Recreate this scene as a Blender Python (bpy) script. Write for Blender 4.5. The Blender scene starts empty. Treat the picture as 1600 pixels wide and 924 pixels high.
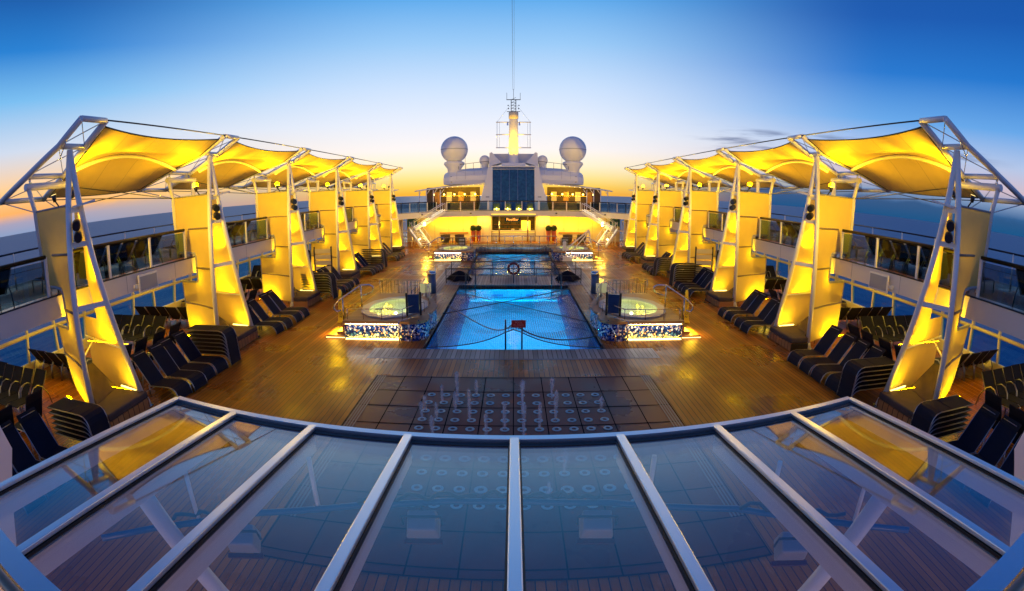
import bpy, bmesh, math, random
from mathutils import Vector, Matrix
random.seed(7)
R = math.radians
S = bpy.context.scene
COL = S.collection

def lin(r, g, b, a=1.0):
    f = lambda c: (c/255/12.92) if c <= 10.3 else ((c/255+.055)/1.055)**2.4
    return (f(r), f(g), f(b), a)

# ------------------------------------------------------------------ camera
# unit of length: 1 = one floor tile (about 0.72 m); the eye stands 6.6 above the pool deck
EYE = 6.6
cd = bpy.data.cameras.new("camera")
cam = bpy.data.objects.new("camera", cd); COL.objects.link(cam)
cd.type = 'PANO'
cd.panorama_type = 'FISHEYE_EQUISOLID'
cd.sensor_fit = 'HORIZONTAL'
cd.sensor_width = 36.0
cd.fisheye_lens = 802.6*36/1600
cd.fisheye_fov = math.pi
cd.clip_end = 30000; cd.clip_start = .02
cam.location = (0, 0, EYE)
cam.rotation_euler = (math.pi/2-.199, 0, .003)
S.camera = cam

# ------------------------------------------------------------------ sky (dusk): glow over the stern, deep blue elsewhere
W = bpy.data.worlds.new("World"); S.world = W; W.use_nodes = True
nt = W.node_tree; nt.nodes.clear()
def N(t, **k):
    n = nt.nodes.new(t)
    for a, b in k.items(): setattr(n, a, b)
    return n
L = lambda a, b: nt.links.new(a, b)
def ramp(stops, fac, interp='EASE'):
    n = N('ShaderNodeValToRGB'); n.color_ramp.interpolation = interp
    e = n.color_ramp.elements
    while len(e) > 1: e.remove(e[-1])
    e[0].position = stops[0][0]; e[0].color = stops[0][1]
    for p, c in stops[1:]:
        x = e.new(p); x.color = c
    L(fac, n.inputs[0]); return n.outputs[0]
def M(op, a, b=None, c=None):
    n = N('ShaderNodeMath', operation=op)
    for i, v in enumerate((a, b, c)):
        if v is None: continue
        if isinstance(v, (int, float)): n.inputs[i].default_value = v
        else: L(v, n.inputs[i])
    return n.outputs[0]
geo = N('ShaderNodeTexCoord'); sep = N('ShaderNodeSeparateXYZ')
L(geo.outputs['Generated'], sep.inputs[0])
el = M('MULTIPLY', M('ARCSINE', sep.outputs[2]), 180/math.pi)          # elevation in degrees
az = M('MULTIPLY', M('ARCTAN2', sep.outputs[0], sep.outputs[1]), 180/math.pi)
t = M('DIVIDE', el, 45.0); t = M('MAXIMUM', t, 0.0)
D = lambda e: e/45.0
mid = ramp([(0, lin(255,184,56)), (D(.8), lin(255,210,88)), (D(1.8), lin(255,230,146)), (D(3.2), lin(255,242,208)), (D(5), lin(246,243,244)), (D(8), lin(228,236,251)),
            (D(12), lin(200,223,252)), (D(17), lin(150,200,246)), (D(22), lin(92,170,236)), (D(30), lin(48,124,204)), (1, lin(30,84,156))], t, 'LINEAR')
left = ramp([(0, lin(140,165,205)), (D(.9), lin(172,168,194)), (D(1.9), lin(255,180,104)), (D(4.2), lin(255,206,146)), (D(8), lin(206,218,238)),
             (D(13), lin(118,188,240)), (D(18), lin(24,126,210)), (D(25), lin(0,74,156)), (D(36), lin(4,62,130)), (1, lin(12,60,120))], t, 'LINEAR')
right = ramp([(0, lin(24,84,134)), (D(1.4), lin(34,96,150)), (D(2.6), lin(120,150,190)), (D(4), lin(206,186,200)), (D(6.5), lin(176,196,232)), (D(10), lin(96,164,232)),
              (D(15), lin(14,116,206)), (D(21), lin(0,86,176)), (D(32), lin(0,72,152)), (1, lin(12,60,124))], t, 'LINEAR')
back = ramp([(0, lin(138,155,220)), (D(10), lin(122,146,216)), (D(30), lin(66,108,182)), (1, lin(30,78,146))], t, 'LINEAR')
def sm(v, a, b):
    n = N('ShaderNodeMapRange'); n.interpolation_type = 'SMOOTHSTEP'
    n.inputs[1].default_value = a; n.inputs[2].default_value = b; L(v, n.inputs[0]); return n.outputs[0]
def mixc(f, a, b):
    n = N('ShaderNodeMix', data_type='RGBA'); L(f, n.inputs[0])
    for i, v in ((6, a), (7, b)):
        if isinstance(v, tuple): n.inputs[i].default_value = v
        else: L(v, n.inputs[i])
    return n.outputs[2]
c = mixc(sm(az, 4, 44), mid, right)
c = mixc(sm(M('MULTIPLY', az, -1.0), 10, 58), c, left)
c = mixc(sm(M('ABSOLUTE', az), 80, 150), c, back)
# cloud bank and a few dark streaks low on the starboard side
nz = N('ShaderNodeTexNoise'); nz.inputs['Scale'].default_value = 3.0; nz.inputs['Detail'].default_value = 6
cv = N('ShaderNodeCombineXYZ'); L(M('MULTIPLY', az, .03), cv.inputs[0]); L(M('MULTIPLY', el, .27), cv.inputs[1]); L(cv.outputs[0], nz.inputs['Vector'])
st = M('MULTIPLY', sm(nz.outputs[0], .5, .66), M('MULTIPLY', M('MULTIPLY', sm(az, 17, 26), M('SUBTRACT', 1.0, sm(az, 44, 60))),
       M('MULTIPLY', sm(el, 5.2, 6.6), M('SUBTRACT', 1.0, sm(el, 7.0, 8.6)))))
c = mixc(st, c, lin(86,104,152))
nb = N('ShaderNodeTexNoise'); nb.inputs['Scale'].default_value = 2.0; nb.inputs['Detail'].default_value = 6
cv2 = N('ShaderNodeCombineXYZ'); L(M('MULTIPLY', az, .09), cv2.inputs[0]); L(M('MULTIPLY', el, .15), cv2.inputs[1]); L(cv2.outputs[0], nb.inputs['Vector'])
h = M('ADD', M('MULTIPLY', M('SUBTRACT', nb.outputs[0], .5), 3.2), 1.5)
bank = M('SUBTRACT', 1.0, sm(M('SUBTRACT', el, h), -.35, .35))
c = mixc(M('MULTIPLY', bank, sm(az, 14, 30)), c, lin(26,86,136))
c = mixc(M('MULTIPLY', M('MULTIPLY', bank, .3), sm(M('MULTIPLY', az, -1.0), 14, 30)), c, lin(150,150,180))
bg = N('ShaderNodeBackground'); L(c, bg.inputs[0]); bg.inputs[1].default_value = 1.0
# the Sky Texture adds the last of the daylight
sky = N('ShaderNodeTexSky', sky_type='NISHITA'); sky.sun_disc = False
sky.sun_elevation = R(-1.0); sky.sun_rotation = R(-6.0)
bg2 = N('ShaderNodeBackground'); L(sky.outputs[0], bg2.inputs[0]); bg2.inputs[1].default_value = .05
add = N('ShaderNodeAddShader'); L(bg.outputs[0], add.inputs[0]); L(bg2.outputs[0], add.inputs[1])
out = N('ShaderNodeOutputWorld'); L(add.outputs[0], out.inputs[0])

# afterglow: one very weak, wide sun low over the stern
sd = bpy.data.lights.new("sun", 'SUN'); sd.energy = .08; sd.angle = R(12); sd.color = (1, .78, .5)
so = bpy.data.objects.new("sun", sd); COL.objects.link(so)
so.rotation_euler = (R(-86), 0, R(6))

S.view_settings.view_transform = 'Standard'; S.view_settings.look = 'None'
S.view_settings.exposure = 0; S.view_settings.gamma = 1; S.view_settings.use_curve_mapping = False
cy = S.cycles
cy.use_denoising = True; cy.denoiser = 'OPENIMAGEDENOISE'
cy.max_bounces = 7; cy.diffuse_bounces = 3; cy.glossy_bounces = 3; cy.transmission_bounces = 4; cy.transparent_max_bounces = 20
cy.caustics_reflective = False; cy.caustics_refractive = False
cy.sample_clamp_indirect = 4.0
cy.use_light_tree = True

# ------------------------------------------------------------------ materials
MAT = {}
def mat(name, col=(.8,.8,.8), rough=.5, metal=0.0, spec=.5, emit=None, es=0.0, coat=0.0):
    m = bpy.data.materials.new(name); m.use_nodes = True
    b = m.node_tree.nodes['Principled BSDF']
    b.inputs['Base Color'].default_value = (*col[:3], 1)
    b.inputs['Roughness'].default_value = rough
    b.inputs['Metallic'].default_value = metal
    b.inputs['Specular IOR Level'].default_value = spec
    b.inputs['Coat Weight'].default_value = coat
    if emit:
        b.inputs['Emission Color'].default_value = (*emit[:3], 1); b.inputs['Emission Strength'].default_value = es
    MAT[name] = m; return m
class G:
    """small helper to add nodes to a material"""
    def __init__(s, m): s.t = m.node_tree; s.b = s.t.nodes.get('Principled BSDF'); s.o = s.t.nodes.get('Material Output')
    def n(s, ty, **k):
        x = s.t.nodes.new(ty)
        for a, b in k.items():
            setattr(x, a, b)
        return x
    def l(s, a, b): s.t.links.new(a, b)
    def m(s, op, a, b=None):
        x = s.n('ShaderNodeMath', operation=op)
        for i, v in enumerate((a, b)):
            if v is None: continue
            if isinstance(v, (int, float)): x.inputs[i].default_value = v
            else: s.l(v, x.inputs[i])
        return x.outputs[0]
    def pos(s):
        g = s.n('ShaderNodeNewGeometry'); return g.outputs['Position']
    def obj(s):
        g = s.n('ShaderNodeTexCoord'); return g.outputs['Object']
    def xyz(s, v):
        x = s.n('ShaderNodeSeparateXYZ'); s.l(v, x.inputs[0]); return x.outputs
    def noise(s, v, sc, det=4, dim=None):
        x = s.n('ShaderNodeTexNoise'); x.inputs['Scale'].default_value = sc; x.inputs['Detail'].default_value = det
        s.l(v, x.inputs['Vector']); return x.outputs[0]
    def scale(s, v, sc):
        x = s.n('ShaderNodeVectorMath', operation='MULTIPLY'); s.l(v, x.inputs[0]); x.inputs[1].default_value = sc; return x.outputs[0]
    def ramp(s, f, stops, interp='LINEAR'):
        x = s.n('ShaderNodeValToRGB'); x.color_ramp.interpolation = interp; e = x.color_ramp.elements
        while len(e) > 1: e.remove(e[-1])
        e[0].position = stops[0][0]; e[0].color = stops[0][1]
        for p, c in stops[1:]:
            y = e.new(p); y.color = c
        s.l(f, x.inputs[0]); return x.outputs[0]
    def mix(s, f, a, b):
        x = s.n('ShaderNodeMix', data_type='RGBA')
        for i, v in ((0, f), (6, a), (7, b)):
            if isinstance(v, (int, float, tuple)): x.inputs[i].default_value = v
            else: s.l(v, x.inputs[i])
        return x.outputs[2]
    def bump(s, h, st=.2, d=.02):
        x = s.n('ShaderNodeBump'); x.inputs['Strength'].default_value = st; x.inputs['Distance'].default_value = d
        s.l(h, x.inputs['Height']); s.l(x.outputs[0], s.b.inputs['Normal'])

def planks(name, a, b, width=.19, rough=(.18, .45), axis=0, line=(.012,.008,.006,1), lw=.12):
    m = mat(name); g = G(m); p = g.pos(); q = g.xyz(p)
    u = g.m('DIVIDE', q[axis], width); fr = g.m('FRACT', u); idx = g.m('FLOOR', u)
    wn = g.n('ShaderNodeTexWhiteNoise', noise_dimensions='1D'); g.l(idx, wn.inputs['W'])
    grain = g.noise(g.scale(p, (9, .7, 3) if axis == 0 else (.7, 9, 3)), 2.5, 5)
    f = g.m('ADD', g.m('MULTIPLY', wn.outputs[0], .55), g.m('MULTIPLY', grain, .45))
    colr = g.ramp(f, [(.2, a), (.8, b)])
    ln = g.m('LESS_THAN', fr, lw)
    g.l(g.mix(ln, colr, line), g.b.inputs['Base Color'])
    wet = g.noise(p, .28, 5)
    rr = g.n('ShaderNodeMapRange'); rr.inputs[1].default_value = .38; rr.inputs[2].default_value = .62
    rr.inputs[3].default_value = rough[0]; rr.inputs[4].default_value = rough[1]; g.l(wet, rr.inputs[0])
    g.l(g.m('ADD', rr.outputs[0], g.m('MULTIPLY', grain, .12)), g.b.inputs['Roughness'])
    g.bump(g.m('SUBTRACT', g.m('MULTIPLY', grain, .3), ln), .25, .01)
    return m
planks('deck wood', (.22,.07,.007,1), (.44,.158,.015,1), rough=(.13,.42))
MAT['deck wood'].node_tree.nodes['Principled BSDF'].inputs['Specular IOR Level'].default_value = .2
planks('grey teak', (.20,.17,.15,1), (.42,.38,.35,1), .2, (.3,.55), line=(.05,.03,.02,1), lw=.14)
planks('grey teak cross', (.20,.17,.15,1), (.42,.38,.35,1), .2, (.3,.55), axis=1, line=(.05,.03,.02,1), lw=.14)
planks('slat wood', (.30,.14,.05,1), (.40,.20,.08,1), .3, (.35,.5), axis=1)
mat('white paint', (.80,.81,.84), .35)
mat('cream wall', (.72,.66,.5), .5)
mat('white metal', (.84,.85,.87), .3, 0)
mat('aluminium', (.80,.84,.90), .34, .85)
mat('batten metal', (.20,.17,.15), .4)
mat('steel', (.62,.63,.66), .22, 1)
mat('silver frame', (.30,.31,.36), .3, 1)
mat('dark metal', (.03,.035,.05), .35, .4)
mat('black rubber', (.012,.012,.014), .5)
mat('dark window', (.01,.03,.07), .06, 0, .8)
mat('rail wood', (.010,.008,.009), .45, 0, .25)
mat('varnished wood', (.34,.17,.06), .25, 0, .5, coat=.6)
mat('grey plastic', (.35,.37,.42), .4)
mat('blue plastic', (.03,.09,.24), .4)
mat('red plastic', (.5,.03,.02), .4)
mat('dark red plastic', (.10,.008,.012), .4)
mat('orange pot', (.62,.13,.025), .35)
mat('yellow plastic', (.85,.62,.03), .4)
mat('black paint', (.01,.01,.01), .5)
mat('led strip', (1,1,1), .5, emit=(1,.74,.2), es=3.5)
mat('led white', (1,1,1), .5, emit=(1,.86,.55), es=1.5)
mat('led yellow', (1,.8,.2), .5, emit=(1,.58,.04), es=1.6)
mat('lamp lens', (1,1,1), .3, emit=(1,.7,.15), es=2)
mat('dark lens', (.02,.025,.04), .08)
mat('sign letters', (1,.5,.2), .5, emit=(1,.36,.06), es=1.0)
mat('warm bulb', (1,.8,.4), .5, emit=(1,.7,.2), es=5)
mat('pool lens', (1,1,1), .4, emit=(.6,.95,1), es=.8)
mat('lounge wicker', (.06,.04,.03), .6)
mat('food', (.6,.5,.35), .6)
mat('radome white', (.86,.88,.92), .4)

def fabric(name, col, sc=90, rough=.75):
    m = mat(name, col, rough); g = G(m); p = g.obj()
    w = g.n('ShaderNodeTexChecker'); w.inputs['Scale'].default_value = sc; g.l(p, w.inputs[0])
    big = g.noise(p, 3.0, 3)
    a = tuple(c*.75 for c in col[:3])+(1,); b = tuple(min(1, c*1.3) for c in col[:3])+(1,)
    g.l(g.ramp(g.m('ADD', g.m('MULTIPLY', w.outputs[1], .3), g.m('MULTIPLY', big, .7)), [(.2, a), (.8, b)]), g.b.inputs['Base Color'])
    g.bump(w.outputs[1], .15, .004); g.b.inputs['Specular IOR Level'].default_value = .2; return m
fabric('navy sling', (.003,.006,.021))
fabric('black sling', (.014,.015,.022))
fabric('brown cushion', (.075,.06,.06), 60)
fabric('blue board', (.02,.055,.15), 40)

def membrane(name, col, transl):
    m = mat(name, col, .65); g = G(m)
    n = g.noise(g.obj(), 1.2, 4)
    g.l(g.ramp(n, [(.3, tuple(c*.9 for c in col)+(1,)), (.7, col+(1,))]), g.b.inputs['Base Color'])
    tr = g.n('ShaderNodeBsdfTranslucent'); tr.inputs[0].default_value = (.8,.72,.45,1)
    mx = g.n('ShaderNodeMixShader'); mx.inputs[0].default_value = transl
    g.l(g.b.outputs[0], mx.inputs[1]); g.l(tr.outputs[0], mx.inputs[2]); g.l(mx.outputs[0], g.o.inputs[0])
    g.bump(g.noise(g.obj(), .8, 2), .25, .15)
    return m
membrane('panel fabric', (.72,.57,.18), .15)
membrane('sail fabric', (.60,.45,.10), .06)
m = MAT['sail fabric']; g = G(m)
q = g.xyz(g.obj())
seam = g.m('LESS_THAN', g.m('ABSOLUTE', g.m('SUBTRACT', g.m('FRACT', g.m('MULTIPLY', q[1], .55)), .5)), .008)
old = g.b.inputs['Base Color'].links[0].from_socket
g.l(g.mix(g.m('MULTIPLY', seam, .6), old, (.12,.08,.03,1)), g.b.inputs['Base Color'])

# mosaic of blue and white chips
m = mat('mosaic'); g = G(m); p = g.obj()
v = g.n('ShaderNodeTexVoronoi'); v.inputs['Scale'].default_value = 13; g.l(p, v.inputs['Vector'])
q = g.xyz(v.outputs['Color'])
g.l(g.ramp(q[0], [(0, (.006,.014,.09,1)), (.28, (.01,.03,.2,1)), (.42, (.03,.1,.42,1)), (.55, (.75,.76,.78,1)), (.72, (.35,.3,.42,1)), (.8, (.008,.02,.12,1)), (.93, (.5,.28,.2,1))], 'CONSTANT'), g.b.inputs['Base Color'])
g.b.inputs['Roughness'].default_value = .12
# pool tile
def tile(name, a, b, sc):
    m = mat(name, a, .25); g = G(m); p = g.pos()
    v = g.n('ShaderNodeTexBrick'); v.inputs['Scale'].default_value = sc; v.offset = 0; v.inputs['Mortar Size'].default_value = .012
    v.inputs['Color1'].default_value = (*a, 1); v.inputs['Color2'].default_value = (*b, 1); v.inputs['Mortar'].default_value = tuple(c*.6 for c in a)+(1,)
    v.inputs['Brick Width'].default_value = .25; v.inputs['Row Height'].default_value = .25
    g.l(p, v.inputs[0]); g.l(v.outputs[0], g.b.inputs['Base Color']); return m
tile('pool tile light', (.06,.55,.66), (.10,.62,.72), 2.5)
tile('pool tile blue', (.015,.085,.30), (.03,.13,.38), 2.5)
tile('spa tile', (.72,.75,.55), (.78,.8,.6), 4)
# dance floor plates
m = mat('floor plate'); g = G(m); p = g.pos(); q = g.xyz(p)
n = g.noise(p, .5, 6); n2 = g.noise(p, 7, 4)
g.l(g.ramp(n, [(.3, (.095,.032,.028,1)), (.7, (.155,.058,.052,1))]), g.b.inputs['Base Color'])
g.l(g.ramp(n, [(.35, (.24,.24,.24,1)), (.65, (.45,.45,.45,1))]), g.b.inputs['Roughness'])
g.bump(n2, .1, .01); g.b.inputs['Specular IOR Level'].default_value = .13
mat('floor seam', (.008,.006,.006), .6, spec=0.0)
mat('drain metal', (.16,.15,.18), .4, .5)
mat('nozzle ring', (.24,.42,.52), .4, spec=.3)
# glass
def glass(name, tint=(1,1,1), ior=1.5, rough=0.0, extra=0.0, power=5):
    m = bpy.data.materials.new(name); m.use_nodes = True; t = m.node_tree; t.nodes.clear()
    o = t.nodes.new('ShaderNodeOutputMaterial'); tr = t.nodes.new('ShaderNodeBsdfTransparent'); gl = t.nodes.new('ShaderNodeBsdfGlossy')
    tr.inputs[0].default_value = (*tint, 1); gl.inputs['Roughness'].default_value = rough
    # Schlick reflectance from the facing angle: the same on both faces of a pane
    r0 = ((ior-1)/(ior+1))**2+extra
    fr = t.nodes.new('ShaderNodeLayerWeight'); fr.inputs[0].default_value = .5
    pw = t.nodes.new('ShaderNodeMath'); pw.operation = 'POWER'; pw.inputs[1].default_value = power; t.links.new(fr.outputs['Facing'], pw.inputs[0])
    ad = t.nodes.new('ShaderNodeMath'); ad.operation = 'MULTIPLY_ADD'; ad.inputs[1].default_value = 1-r0; ad.inputs[2].default_value = r0; ad.use_clamp = True
    t.links.new(pw.outputs[0], ad.inputs[0])
    mx = t.nodes.new('ShaderNodeMixShader'); t.links.new(ad.outputs[0], mx.inputs[0])
    t.links.new(tr.outputs[0], mx.inputs[1]); t.links.new(gl.outputs[0], mx.inputs[2]); t.links.new(mx.outputs[0], o.inputs[0])
    MAT[name] = m; return m
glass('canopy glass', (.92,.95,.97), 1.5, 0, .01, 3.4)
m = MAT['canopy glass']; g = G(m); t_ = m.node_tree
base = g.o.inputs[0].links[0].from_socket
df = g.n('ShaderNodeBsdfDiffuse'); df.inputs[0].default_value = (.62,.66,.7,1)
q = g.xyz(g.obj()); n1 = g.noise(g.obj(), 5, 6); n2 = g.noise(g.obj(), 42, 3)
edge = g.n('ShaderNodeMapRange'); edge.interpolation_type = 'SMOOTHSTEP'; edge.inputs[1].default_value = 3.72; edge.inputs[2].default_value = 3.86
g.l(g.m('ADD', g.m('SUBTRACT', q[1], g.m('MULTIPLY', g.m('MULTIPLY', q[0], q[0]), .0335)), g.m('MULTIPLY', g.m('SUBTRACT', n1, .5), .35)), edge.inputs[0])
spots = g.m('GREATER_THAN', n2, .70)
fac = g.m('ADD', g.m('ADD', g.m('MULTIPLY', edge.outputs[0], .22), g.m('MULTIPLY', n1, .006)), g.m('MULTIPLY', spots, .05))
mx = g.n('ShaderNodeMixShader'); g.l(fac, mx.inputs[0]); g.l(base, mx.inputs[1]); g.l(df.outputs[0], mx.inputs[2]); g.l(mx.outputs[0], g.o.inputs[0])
glass('rail glass', (.42,.55,.62), 1.5)
glass('clear glass', (.8,.9,.95), 1.5)
glass('window glass', (.50,.84,.95), 1.5)
def water(name, tint, bump, ior=1.33):
    m = glass(name, tint, ior); t = m.node_tree
    nz = t.nodes.new('ShaderNodeTexNoise'); nz.inputs['Scale'].default_value = 1.1; nz.inputs['Detail'].default_value = 3
    ge = t.nodes.new('ShaderNodeNewGeometry'); t.links.new(ge.outputs['Position'], nz.inputs['Vector'])
    b = t.nodes.new('ShaderNodeBump'); b.inputs['Strength'].default_value = bump; b.inputs['Distance'].default_value = .3
    t.links.new(nz.outputs[0], b.inputs['Height'])
    for n in t.nodes:
        if n.type in ('BSDF_GLOSSY', 'LAYER_WEIGHT'): t.links.new(b.outputs[0], n.inputs['Normal'])
water('pool water', (.34,.80,1), .07, 1.08)
water('spa water', (.9,1,.75), .25, 1.18)
# sea
m = mat('sea water', (.02,.17,.32), .4, spec=.2); g = G(m)
n1 = g.noise(g.scale(g.pos(), (1, .35, 1)), .05, 8)
g.bump(n1, .5, 6.0); g.b.inputs['IOR'].default_value = 1.33
# pool net: square mesh of cords
m = bpy.data.materials.new('pool net'); m.use_nodes = True; MAT['pool net'] = m; g = G(m)
q = g.xyz(g.pos())
def cords(x): return g.m('LESS_THAN', g.m('FRACT', g.m('MULTIPLY', x, 9.0)), .16)
al = g.m('MAXIMUM', cords(q[0]), cords(q[1]))
g.b.inputs['Base Color'].default_value = (.006,.012,.05,1); g.b.inputs['Roughness'].default_value = .7
g.l(al, g.b.inputs['Alpha'])
m = bpy.data.materials.new('rail net'); m.use_nodes = True; MAT['rail net'] = m; g = G(m)
q = g.xyz(g.pos())
def cords2(x): return g.m('LESS_THAN', g.m('FRACT', g.m('MULTIPLY', x, 4.5)), .12)
g.l(g.m('MAXIMUM', cords2(g.m('ADD', q[0], q[1])), cords2(g.m('SUBTRACT', q[0], q[1]))), g.b.inputs['Alpha'])
g.b.inputs['Base Color'].default_value = (.05,.04,.035,1)
# glass wall of the bridge block, dark blue with faint paler mottling
m = mat('night glass', (.012,.05,.10), .12, 0, .8); g = G(m)
n = g.noise(g.obj(), 3.0, 6); g.l(g.ramp(n, [(.35, (.006,.04,.12,1)), (.7, (.02,.10,.22,1))]), g.b.inputs['Base Color'])
# foliage, net folds
m = mat('topiary leaves', (.05,.10,.02), .6)
m = mat('grass leaves', (.10,.13,.03), .6)
# water jets
m = bpy.data.materials.new('spray'); m.use_nodes = True; MAT['spray'] = m; g = G(m)
g.b.inputs['Base Color'].default_value = (.8,.85,.9,1); g.b.inputs['Roughness'].default_value = .9
lw = g.n('ShaderNodeLayerWeight'); lw.inputs[0].default_value = .35
nn = g.noise(g.scale(g.pos(), (9, 9, 4)), 1.5, 4)
g.l(g.m('MULTIPLY', g.m('SUBTRACT', 1.0, lw.outputs['Facing']), g.m('MULTIPLY', nn, .6)), g.b.inputs['Alpha'])
m = bpy.data.materials.new('framed picture'); m.use_nodes = True; MAT['picture'] = m; g = G(m)
g.l(g.ramp(g.noise(g.obj(), 1.4, 2), [(.4, (.02,.12,.3,1)), (.55, (.05,.25,.12,1)), (.7, (.5,.35,.05,1))], 'CONSTANT'), g.b.inputs['Base Color'])

# ------------------------------------------------------------------ mesh helpers
SPLIT = set('inlet_grille hem batten cross_strut bracing_wire lamp_bracket stay_cable edge_cable perimeter_rail pool_handrail handrail side_rope landing_post bar bench side_wall mullion roof_rail signal_line shelf hanger cable band slat towels rung cheek surround post step light_strip foot_light_strip floor_boards goal_frame arm edge_rope drain_grille top_rail'.split())
class MB:
    def __init__(s): s.v = []; s.f = []; s.sm = []; s.marks = []
    def add(s, vs, fs, smooth=False):
        o = len(s.v); s.marks.append((o, len(s.f))); s.v += [tuple(x) for x in vs]
        for f in fs: s.f.append([i+o for i in f]); s.sm.append(smooth)
        return s
    def box(s, x0, x1, y0, y1, z0, z1):
        if x0 > x1: x0, x1 = x1, x0
        if y0 > y1: y0, y1 = y1, y0
        if z0 > z1: z0, z1 = z1, z0
        return s.add([(x0,y0,z0),(x1,y0,z0),(x1,y1,z0),(x0,y1,z0),(x0,y0,z1),(x1,y0,z1),(x1,y1,z1),(x0,y1,z1)],
                     [(0,3,2,1),(4,5,6,7),(0,1,5,4),(1,2,6,5),(2,3,7,6),(3,0,4,7)])
    def beam(s, a, b, w, h, up=(0,0,1)):
        a = Vector(a); b = Vector(b); d = (b-a).normalized(); u = Vector(up)
        x = d.cross(u)
        if x.length < 1e-4: x = d.cross(Vector((0,1,0)))
        x.normalize(); u = x.cross(d)
        vs = []
        for p in (a, b):
            for i, j in ((-1,-1),(1,-1),(1,1),(-1,1)): vs.append(p+x*(w/2*i)+u*(h/2*j))
        return s.add(vs, [(3,2,1,0),(4,5,6,7),(0,1,5,4),(1,2,6,5),(2,3,7,6),(3,0,4,7)])
    def tube(s, path, r, n=8, cap=True, closed=False):
        P = [Vector(p) for p in path]; k = len(P); rings = []; prev = None
        rs = r if isinstance(r, (list, tuple)) else [r]*k
        for i, p in enumerate(P):
            if closed: d = P[(i+1) % k]-P[i-1]
            else: d = (P[min(i+1, k-1)]-P[max(i-1, 0)])
            d.normalize()
            if prev is None:
                u = d.cross(Vector((0,0,1)))
                if u.length < 1e-3: u = d.cross(Vector((0,1,0)))
            else:
                u = prev-d*prev.dot(d)
            u.normalize(); prev = u; w = d.cross(u)
            rings.append([p+(u*math.cos(2*math.pi*j/n)+w*math.sin(2*math.pi*j/n))*rs[i] for j in range(n)])
        vs = [q for r_ in rings for q in r_]; fs = []
        for i in range(k if closed else k-1):
            a = i*n; b = ((i+1) % k)*n
            for j in range(n): fs.append((a+j, a+(j+1) % n, b+(j+1) % n, b+j))
        s.add(vs, fs, True)
        if cap and not closed:
            o = len(s.v)
            s.f.append([len(s.v)-k*n+j for j in range(n)][::-1]); s.sm.append(False)
            s.f.append([len(s.v)-n+j for j in range(n)]); s.sm.append(False)
        return s
    def lathe(s, prof, c=(0,0,0), n=20, sx=1, sy=1, smooth=True):
        vs = []; fs = []
        for r, z in prof:
            for j in range(n):
                a = 2*math.pi*j/n; vs.append((c[0]+r*math.cos(a)*sx, c[1]+r*math.sin(a)*sy, c[2]+z))
        for i in range(len(prof)-1):
            for j in range(n): fs.append((i*n+j, i*n+(j+1) % n, (i+1)*n+(j+1) % n, (i+1)*n+j))
        return s.add(vs, fs, smooth)
    def prism(s, poly, z0, z1):
        n = len(poly)
        vs = [(x,y,z0) for x,y in poly]+[(x,y,z1) for x,y in poly]
        fs = [list(range(n))[::-1], list(range(n,2*n))]+[(i,(i+1)%n,n+(i+1)%n,n+i) for i in range(n)]
        return s.add(vs, fs)
    def prismy(s, poly, y0, y1):
        n = len(poly)
        vs = [(x,y0,z) for x,z in poly]+[(x,y1,z) for x,z in poly]
        return s.add(vs, [list(range(n)), list(range(n,2*n))[::-1]]+[(i,n+i,n+(i+1)%n,(i+1)%n) for i in range(n)])
    def sheet(s, fn, nu, nv, smooth=True):
        vs = [fn(i/nu, j/nv) for j in range(nv+1) for i in range(nu+1)]
        return s.add(vs, [(j*(nu+1)+i, j*(nu+1)+i+1, (j+1)*(nu+1)+i+1, (j+1)*(nu+1)+i) for j in range(nv) for i in range(nu)], smooth)
    def strip(s, prof, x0, x1, th, ax=1):
        """profile of (s, z) points extruded across, with thickness th below"""
        k = len(prof); up = []; lo = []
        for i, (a, z) in enumerate(prof):
            p0 = Vector(prof[max(i-1,0)]); p1 = Vector(prof[min(i+1,k-1)]); d = (p1-p0).normalized(); nrm = Vector((-d.y, d.x))
            up.append((a, z)); lo.append((a-nrm.x*th, z-nrm.y*th))
        ring = up+lo[::-1]; n = len(ring)
        mk = (lambda a, z, w: (a, w, z))
        vs = [mk(a,z,x0) for a,z in ring]+[mk(a,z,x1) for a,z in ring]
        fs = [(i,(i+1)%n,n+(i+1)%n,n+i) for i in range(n)]
        s.add(vs, fs, False)
        for i in range(k-1):
            for o in (0, n):
                q = [o+i, o+i+1, o+n-2-i, o+n-1-i]
                s.f.append([x+len(s.v)-2*n for x in (q if o else q[::-1])]); s.sm.append(False)
        return s
    def sphere(s, c, r, n=24, m=16):
        pr = [(max(1e-4, r*math.sin(math.pi*i/m)), -r*math.cos(math.pi*i/m)) for i in range(m+1)]
        return s.lathe(pr, c, n)
    def build(s, name, material, parent=None, bevel=0, loc=None):
        if name in SPLIT and 1 < len(s.marks) <= 60:      # separate bars, posts and wires become parts of their own
            os_ = []
            for k, (v0, f0) in enumerate(s.marks):
                v1, f1 = s.marks[k+1] if k+1 < len(s.marks) else (len(s.v), len(s.f))
                q = MB(); q.v = s.v[v0:v1]; q.f = [[i-v0 for i in f] for f in s.f[f0:f1]]; q.sm = s.sm[f0:f1]; q.marks = [(0, 0)]
                os_.append(q.build(name, material, parent, bevel, loc))
            return os_[0]
        me = bpy.data.meshes.new(name); me.from_pydata(s.v, [], s.f); me.update()
        me.polygons.foreach_set('use_smooth', s.sm)
        bm = bmesh.new(); bm.from_mesh(me); bmesh.ops.recalc_face_normals(bm, faces=bm.faces)
        if bevel:
            es = [e for e in bm.edges if e.is_manifold and e.calc_face_angle(0) > .6]
            bmesh.ops.bevel(bm, geom=es, offset=bevel, segments=2, affect='EDGES', profile=.5)
        bm.to_mesh(me); bm.free()
        me.materials.append(MAT[material])
        o = bpy.data.objects.new(name, me); COL.objects.link(o)
        if parent: o.parent = parent
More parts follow.
